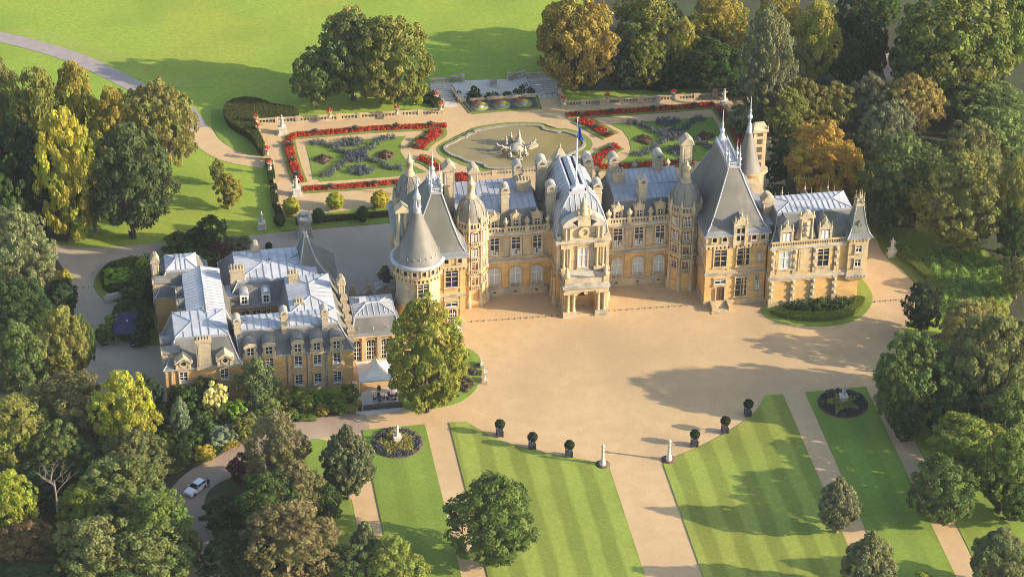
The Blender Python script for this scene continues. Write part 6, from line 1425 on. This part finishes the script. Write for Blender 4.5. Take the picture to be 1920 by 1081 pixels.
trees('wood along the lower left drive', (
 (36,388,570,140,'fine','pale','large pale olive cedar like tree at the left edge by the drive junction'),
 (35,520,640,130,'broad','deep','dark green tree under the large pale cedar'),
 (115,575,720,110,'broad',(.155,.155,.045),'yellowish tree at the edge of the left yard'),
 (150,590,700,60,'broad',(.07,.10,.03),'dark green tree leaning into the left yard'),
 (35,600,740,130,'broad',(.09,.12,.04),'mid green tree at the left edge below the pale cedar'),
 (120,690,860,210,'fine',(.115,.110,.045),'wide brown olive tree left of the bright yellow green maple'),
 (25,740,890,130,'broad','olive','olive tree at the left edge beside the wide brown olive one'),
 (232,694,868,132,'broad',(.20,.205,.034),'bright yellow green maple beside the service wing yard'),
 (20,880,1010,100,'broad','lime','bright yellow green tree at the left edge near the dead tree'),
 (155,905,1010,100,'broad',(.135,.165,.035),'fresh green tree with visible limbs right of the dead tree'),
 (255,800,930,140,'fine',(.115,.122,.05),'olive tree above the car, under the maple'),
 (226,850,1000,172,'broad',(.105,.13,.042),'large green tree left of the silver car'),
 (300,915,1060,120,'broad',(.085,.12,.035),'green tree overhanging the lower drive below the silver car'),
 (180,960,1110,150,'broad',(.12,.132,.05),'olive green tree at the bottom edge, left of the lower drive'),
 (285,985,1120,150,'broad',(.105,.125,.045),'green treetop at the bottom edge beside the lower drive'),
 (45,970,1060,110,'broad',(.115,.085,.04),'reddish tinged tree near the bottom left corner'),
 (60,1030,1120,150,'broad','deep','dark tree in the bottom left corner'),
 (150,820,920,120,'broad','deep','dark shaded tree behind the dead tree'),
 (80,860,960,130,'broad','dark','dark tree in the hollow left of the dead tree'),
))
trees('trees between the lower drive and the strip lawn', (
 (520,764,930,130,'fine',(.118,.112,.052),'tall grey brown tree covering the bend of the service drive'),
 (555,860,985,110,'fine',(.125,.115,.052),'grey brown tree just below the tall one at the drive bend'),
 (500,880,1010,120,'fine','deep','dark green tree behind the brown ones by the lower drive'),
 (545,930,1120,200,'fine',(.135,.115,.045),'great brown olive tree at the bottom edge left of the strip lawn'),
 (430,915,1010,110,'wisp','dark','dark conifer nearest the silver car'),
 (425,985,1110,110,'wisp','dark','dark conifer at the bottom edge beside the lower drive'),
 (475,980,1110,100,'wisp','dark','dark conifer at the bottom edge against the great brown olive tree'),
 (616,900,985,62,'wisp','deep','small dark green conifer on the grass at the left of the strip lawn path'),
 (685,966,1090,72,'cone','grey','grey green young tree on the left path near the bottom edge'),
 (735,1004,1130,140,'broad',(.125,.150,.04),'yellow green tree at the bottom edge over the left strip lawn'),
 (660,1010,1120,110,'broad',(.09,.12,.038),'green tree at the bottom edge between the brown and yellow green ones'),
 (455,850,905,60,'shrub','red','purple leaved small tree by the shaded drive above the conifers'),
))
S_ = lambda group, rows: trees(group, rows, 'shrub', 'shrub')
S_('shrubbery below the service wing', (
 (275,700,780,64,'shrub','dark','dark evergreen shrub at the corner of the service wing front'), (300,752,800,60,'shrub','deep','deep green shrub just below the dark corner evergreen'),
 (350,716,790,80,'shrub','deep','dark shrub under the first window of the service wing'), (385,704,770,60,'shrub',(.07,.09,.03),'dark green shrub behind the cream one'),
 (405,716,788,48,'shrub','cream','tall cream flowered shrub in front of the service wing'), (345,792,850,80,'shrub','deep','dark shrub below the blue spruce'),
 (385,770,830,60,'shrub','deep','dark shrub between the blue spruce and the cream shrub'), (440,745,800,50,'shrub','bright','bright green shrub right of the cream one'),
 (460,770,820,60,'shrub','grey','grey green shrub under the wispy tree'), (415,790,840,60,'shrub','blue','blue grey low shrub below the cream one'),
 (368,798,832,24,'shrub','lime','small lime green upright shrub right of the blue spruce'), (312,805,840,36,'shrub','bright','small bright green shrub at the foot of the blue spruce'),
 (318,826,870,34,'shrub',(.13,.14,.035),'dark gold drooping shrub near the bend of the drive'), (345,822,875,34,'shrub','moss','mossy shrub by the bend of the drive'),
 (383,833,868,38,'shrub',(.34,.29,.035),'brightest yellow shrub on the edge of the service drive'), (430,812,845,42,'shrub','gold','golden round shrub on the edge of the service drive'),
 (455,780,832,50,'shrub','olive','olive shrub above the golden round one'), (405,825,850,30,'shrub','deep','dark green low shrub between the yellow and golden ones'),
 (325,865,885,40,'shrub','bright','low green shrub at the lowest end of the shrubbery'), (300,830,880,50,'shrub','deep','dark shrub behind the low green one'),
 (475,776,800,22,'shrub','yellow','little yellow shrub peeping beside the tall brown tree'), (500,740,790,60,'shrub','moss','mossy shrub below the wispy tree'),
 (525,725,770,50,'shrub','olive','yellowish olive shrub right of the wispy tree'), (556,722,762,42,'shrub',(.12,.15,.03),'green shrub under the first pair of right hand windows'),
 (575,738,772,32,'shrub','lime','lime tinted shrub in the middle of the row under the windows'), (600,728,762,38,'shrub','bright','bright round shrub under the middle windows'),
 (633,735,775,40,'shrub','green','deep green round shrub under the last windows'), (655,718,755,40,'shrub','green','dark rounded shrub at the right corner of the service wing'),
 (605,756,780,28,'shrub','gold','clipped golden ball shrub on the kerb of the service drive'), (575,765,788,46,'shrub','green','spreading green shrub on the kerb under the windows'),
 (545,762,785,30,'shrub','moss','mossy shrub at the left end of the kerb row'), (655,755,774,28,'shrub',(.2,.2,.06),'pale green ball shrub near the notice board'), (670,748,768,18,'shrub','gold','small gold shrub beside the notice board'),
 (640,752,778,26,'shrub','green','deep green low shrub on the kerb beside the pale ball shrub'),
))
trees('shrubbery below the service wing', (
 (338,738,828,44,'wisp','blue','pale blue green spruce in the shrubbery below the service wing'), (482,662,775,92,'wisp',(.10,.13,.05),'wispy grey green tree against the service wing front'),
))
S_('shrubs round the left yard', (
 (220,500,535,56,'shrub','bright','large bright green mound shrub on the left yard island'), (270,505,545,60,'shrub','deep','dark shrub between the island and the service wing'),
 (262,530,575,70,'shrub',(.055,.085,.03),'dark green shrub against the service wing yard wall'), (240,560,600,60,'shrub','deep','dark green shrub above the navy canopy'),
 (215,588,625,44,'shrub','bright','bright green shrub left of the navy canopy'), (248,592,612,40,'shrub','lime','lime green low shrub just above the navy canopy'),
 (195,608,646,38,'shrub','green','dark green clipped shrub at the left of the navy canopy'), (272,580,635,40,'shrub','dark','dark shrub between the navy canopy and the service wing'),
 (284,515,575,34,'shrub','dark','narrow dark shrub against the rear block wall'), (268,482,505,30,'shrub','lime','lime tinted shrub beside the slim chimney of the rear block'),
 (275,505,525,26,'shrub','red','purplish shrub beside the rear block'), (245,480,498,26,'shrub','green','round green shrub at the head of the left island'),
 (395,396,470,76,'wisp','deep','dark pointed evergreen behind the service wing roofs'), (348,432,482,80,'shrub','deep','dark green shrub bank behind the rear block'),
 (415,455,495,50,'shrub','red','purple brown shrub behind the courtyard block'), (395,470,520,54,'shrub','deep','deep green shrub in the gap between the service wing roofs'),
 (450,440,468,50,'shrub','grey','grey shrub on the terrace behind the courtyard block'), (375,425,465,60,'shrub','dark','dark shrub left of the pointed evergreen'),
 (118,505,545,34,'shrub','yellow','yellow shrub above the clipped yew dome'), (95,545,600,50,'shrub','dark','dark shrub left of the clipped yew dome'), (40,330,372,40,'shrub','olive','small olive shrub at the left edge below the dark trees'),
 (720,497,530,22,'shrub','grey','grey shrub behind the roof statue by the round tower'), (262,612,650,36,'shrub',(.05,.07,.035),'greyish shrub right of the navy canopy near the bin'),
))
S_('undergrowth at the wood edges', (
 (1470,255,300,60,'shrub','deep','dark shrub low behind the slender chimney tower'), (1500,250,305,60,'shrub','olive','olive undergrowth between the chimney tower and the orange autumn tree'), (1620,250,300,60,'shrub','deep','dark undergrowth behind the orange autumn tree'),
 (1425,205,255,50,'shrub','grey','grey green shrub under the tall tree at the right parterre corner'), (1455,290,345,50,'shrub','dark','dark clipped mound by the slender chimney tower'),
 (1460,345,372,50,'shrub','deep','dark low hedge like shrub behind the side wing'),

 (1780,765,830,80,'shrub','dark','dark undergrowth behind the oak clump'), (1700,770,830,50,'shrub','deep','deep green shrub at the edge of the right strip path'), (1550,150,200,60,'shrub','dark','dark undergrowth below the yellow green tree by the woodland path'),
 (1240,140,172,60,'shrub','dark','dark undergrowth left of the hanging tree trunk'), (1380,140,185,60,'shrub','dark','dark undergrowth at the end of the right balustrade'), (890,160,185,20,'shrub','deep','dark pointed shrub at the centre of the garden stair'),
 (782,176,198,24,'shrub','lime','yellow green shrub beside the paved recess by the balustrade'),
))
# the bare dead tree
e = empty('dead_tree', G(112,1010), 'bare dead tree with pale branches among the lower left wood', 'tree'); b = MB(); rnd = random.Random(4)
def limb(p, d, l, r, k):
    q = p + d*l*.5 + Vector((rnd.uniform(-.1,.1),rnd.uniform(-.1,.1),.05))*l; t = p + d*l; b.tube([p,q,t],[r,r*.75,r*.45],6)
    if k > 0:
        for _ in range(3): limb(q.lerp(t,rnd.random()), (d*.7+Vector((rnd.uniform(-1,1),rnd.uniform(-1,1),rnd.uniform(.0,.9)))).normalized(), l*.62, r*.5, k-1)
p0 = Vector(G(112,1010)); b.tube([p0,p0+Vector((.1,0,8)),p0+Vector((0,0,12))],[.24,.18,.12],8)
for a in (0.3,1.7,2.9,4.2,5.4): limb(p0+Vector((0,0,9+a*.5)), Vector((math.cos(a)*.75,math.sin(a)*.75,.75)).normalized(), 3.2, .085, 2)
part(b,'trunk',['dead_wood'],e)
# ================================================================ the faint autumn haze
hz = MB().box(-900,900,-620,1300,-1.2,300).build('haze', [])
hm = bpy.data.materials.new('haze'); hm.use_nodes = True; nt = hm.node_tree; nt.nodes.remove(nt.nodes['Principled BSDF'])
pv = nt.nodes.new('ShaderNodeVolumePrincipled'); pv.inputs['Color'].default_value = (.86,.92,1,1); pv.inputs['Density'].default_value = .000036
nt.links.new(pv.outputs[0], nt.nodes['Material Output'].inputs['Volume']); hz.data.materials.append(hm); hz['kind'] = 'stuff'
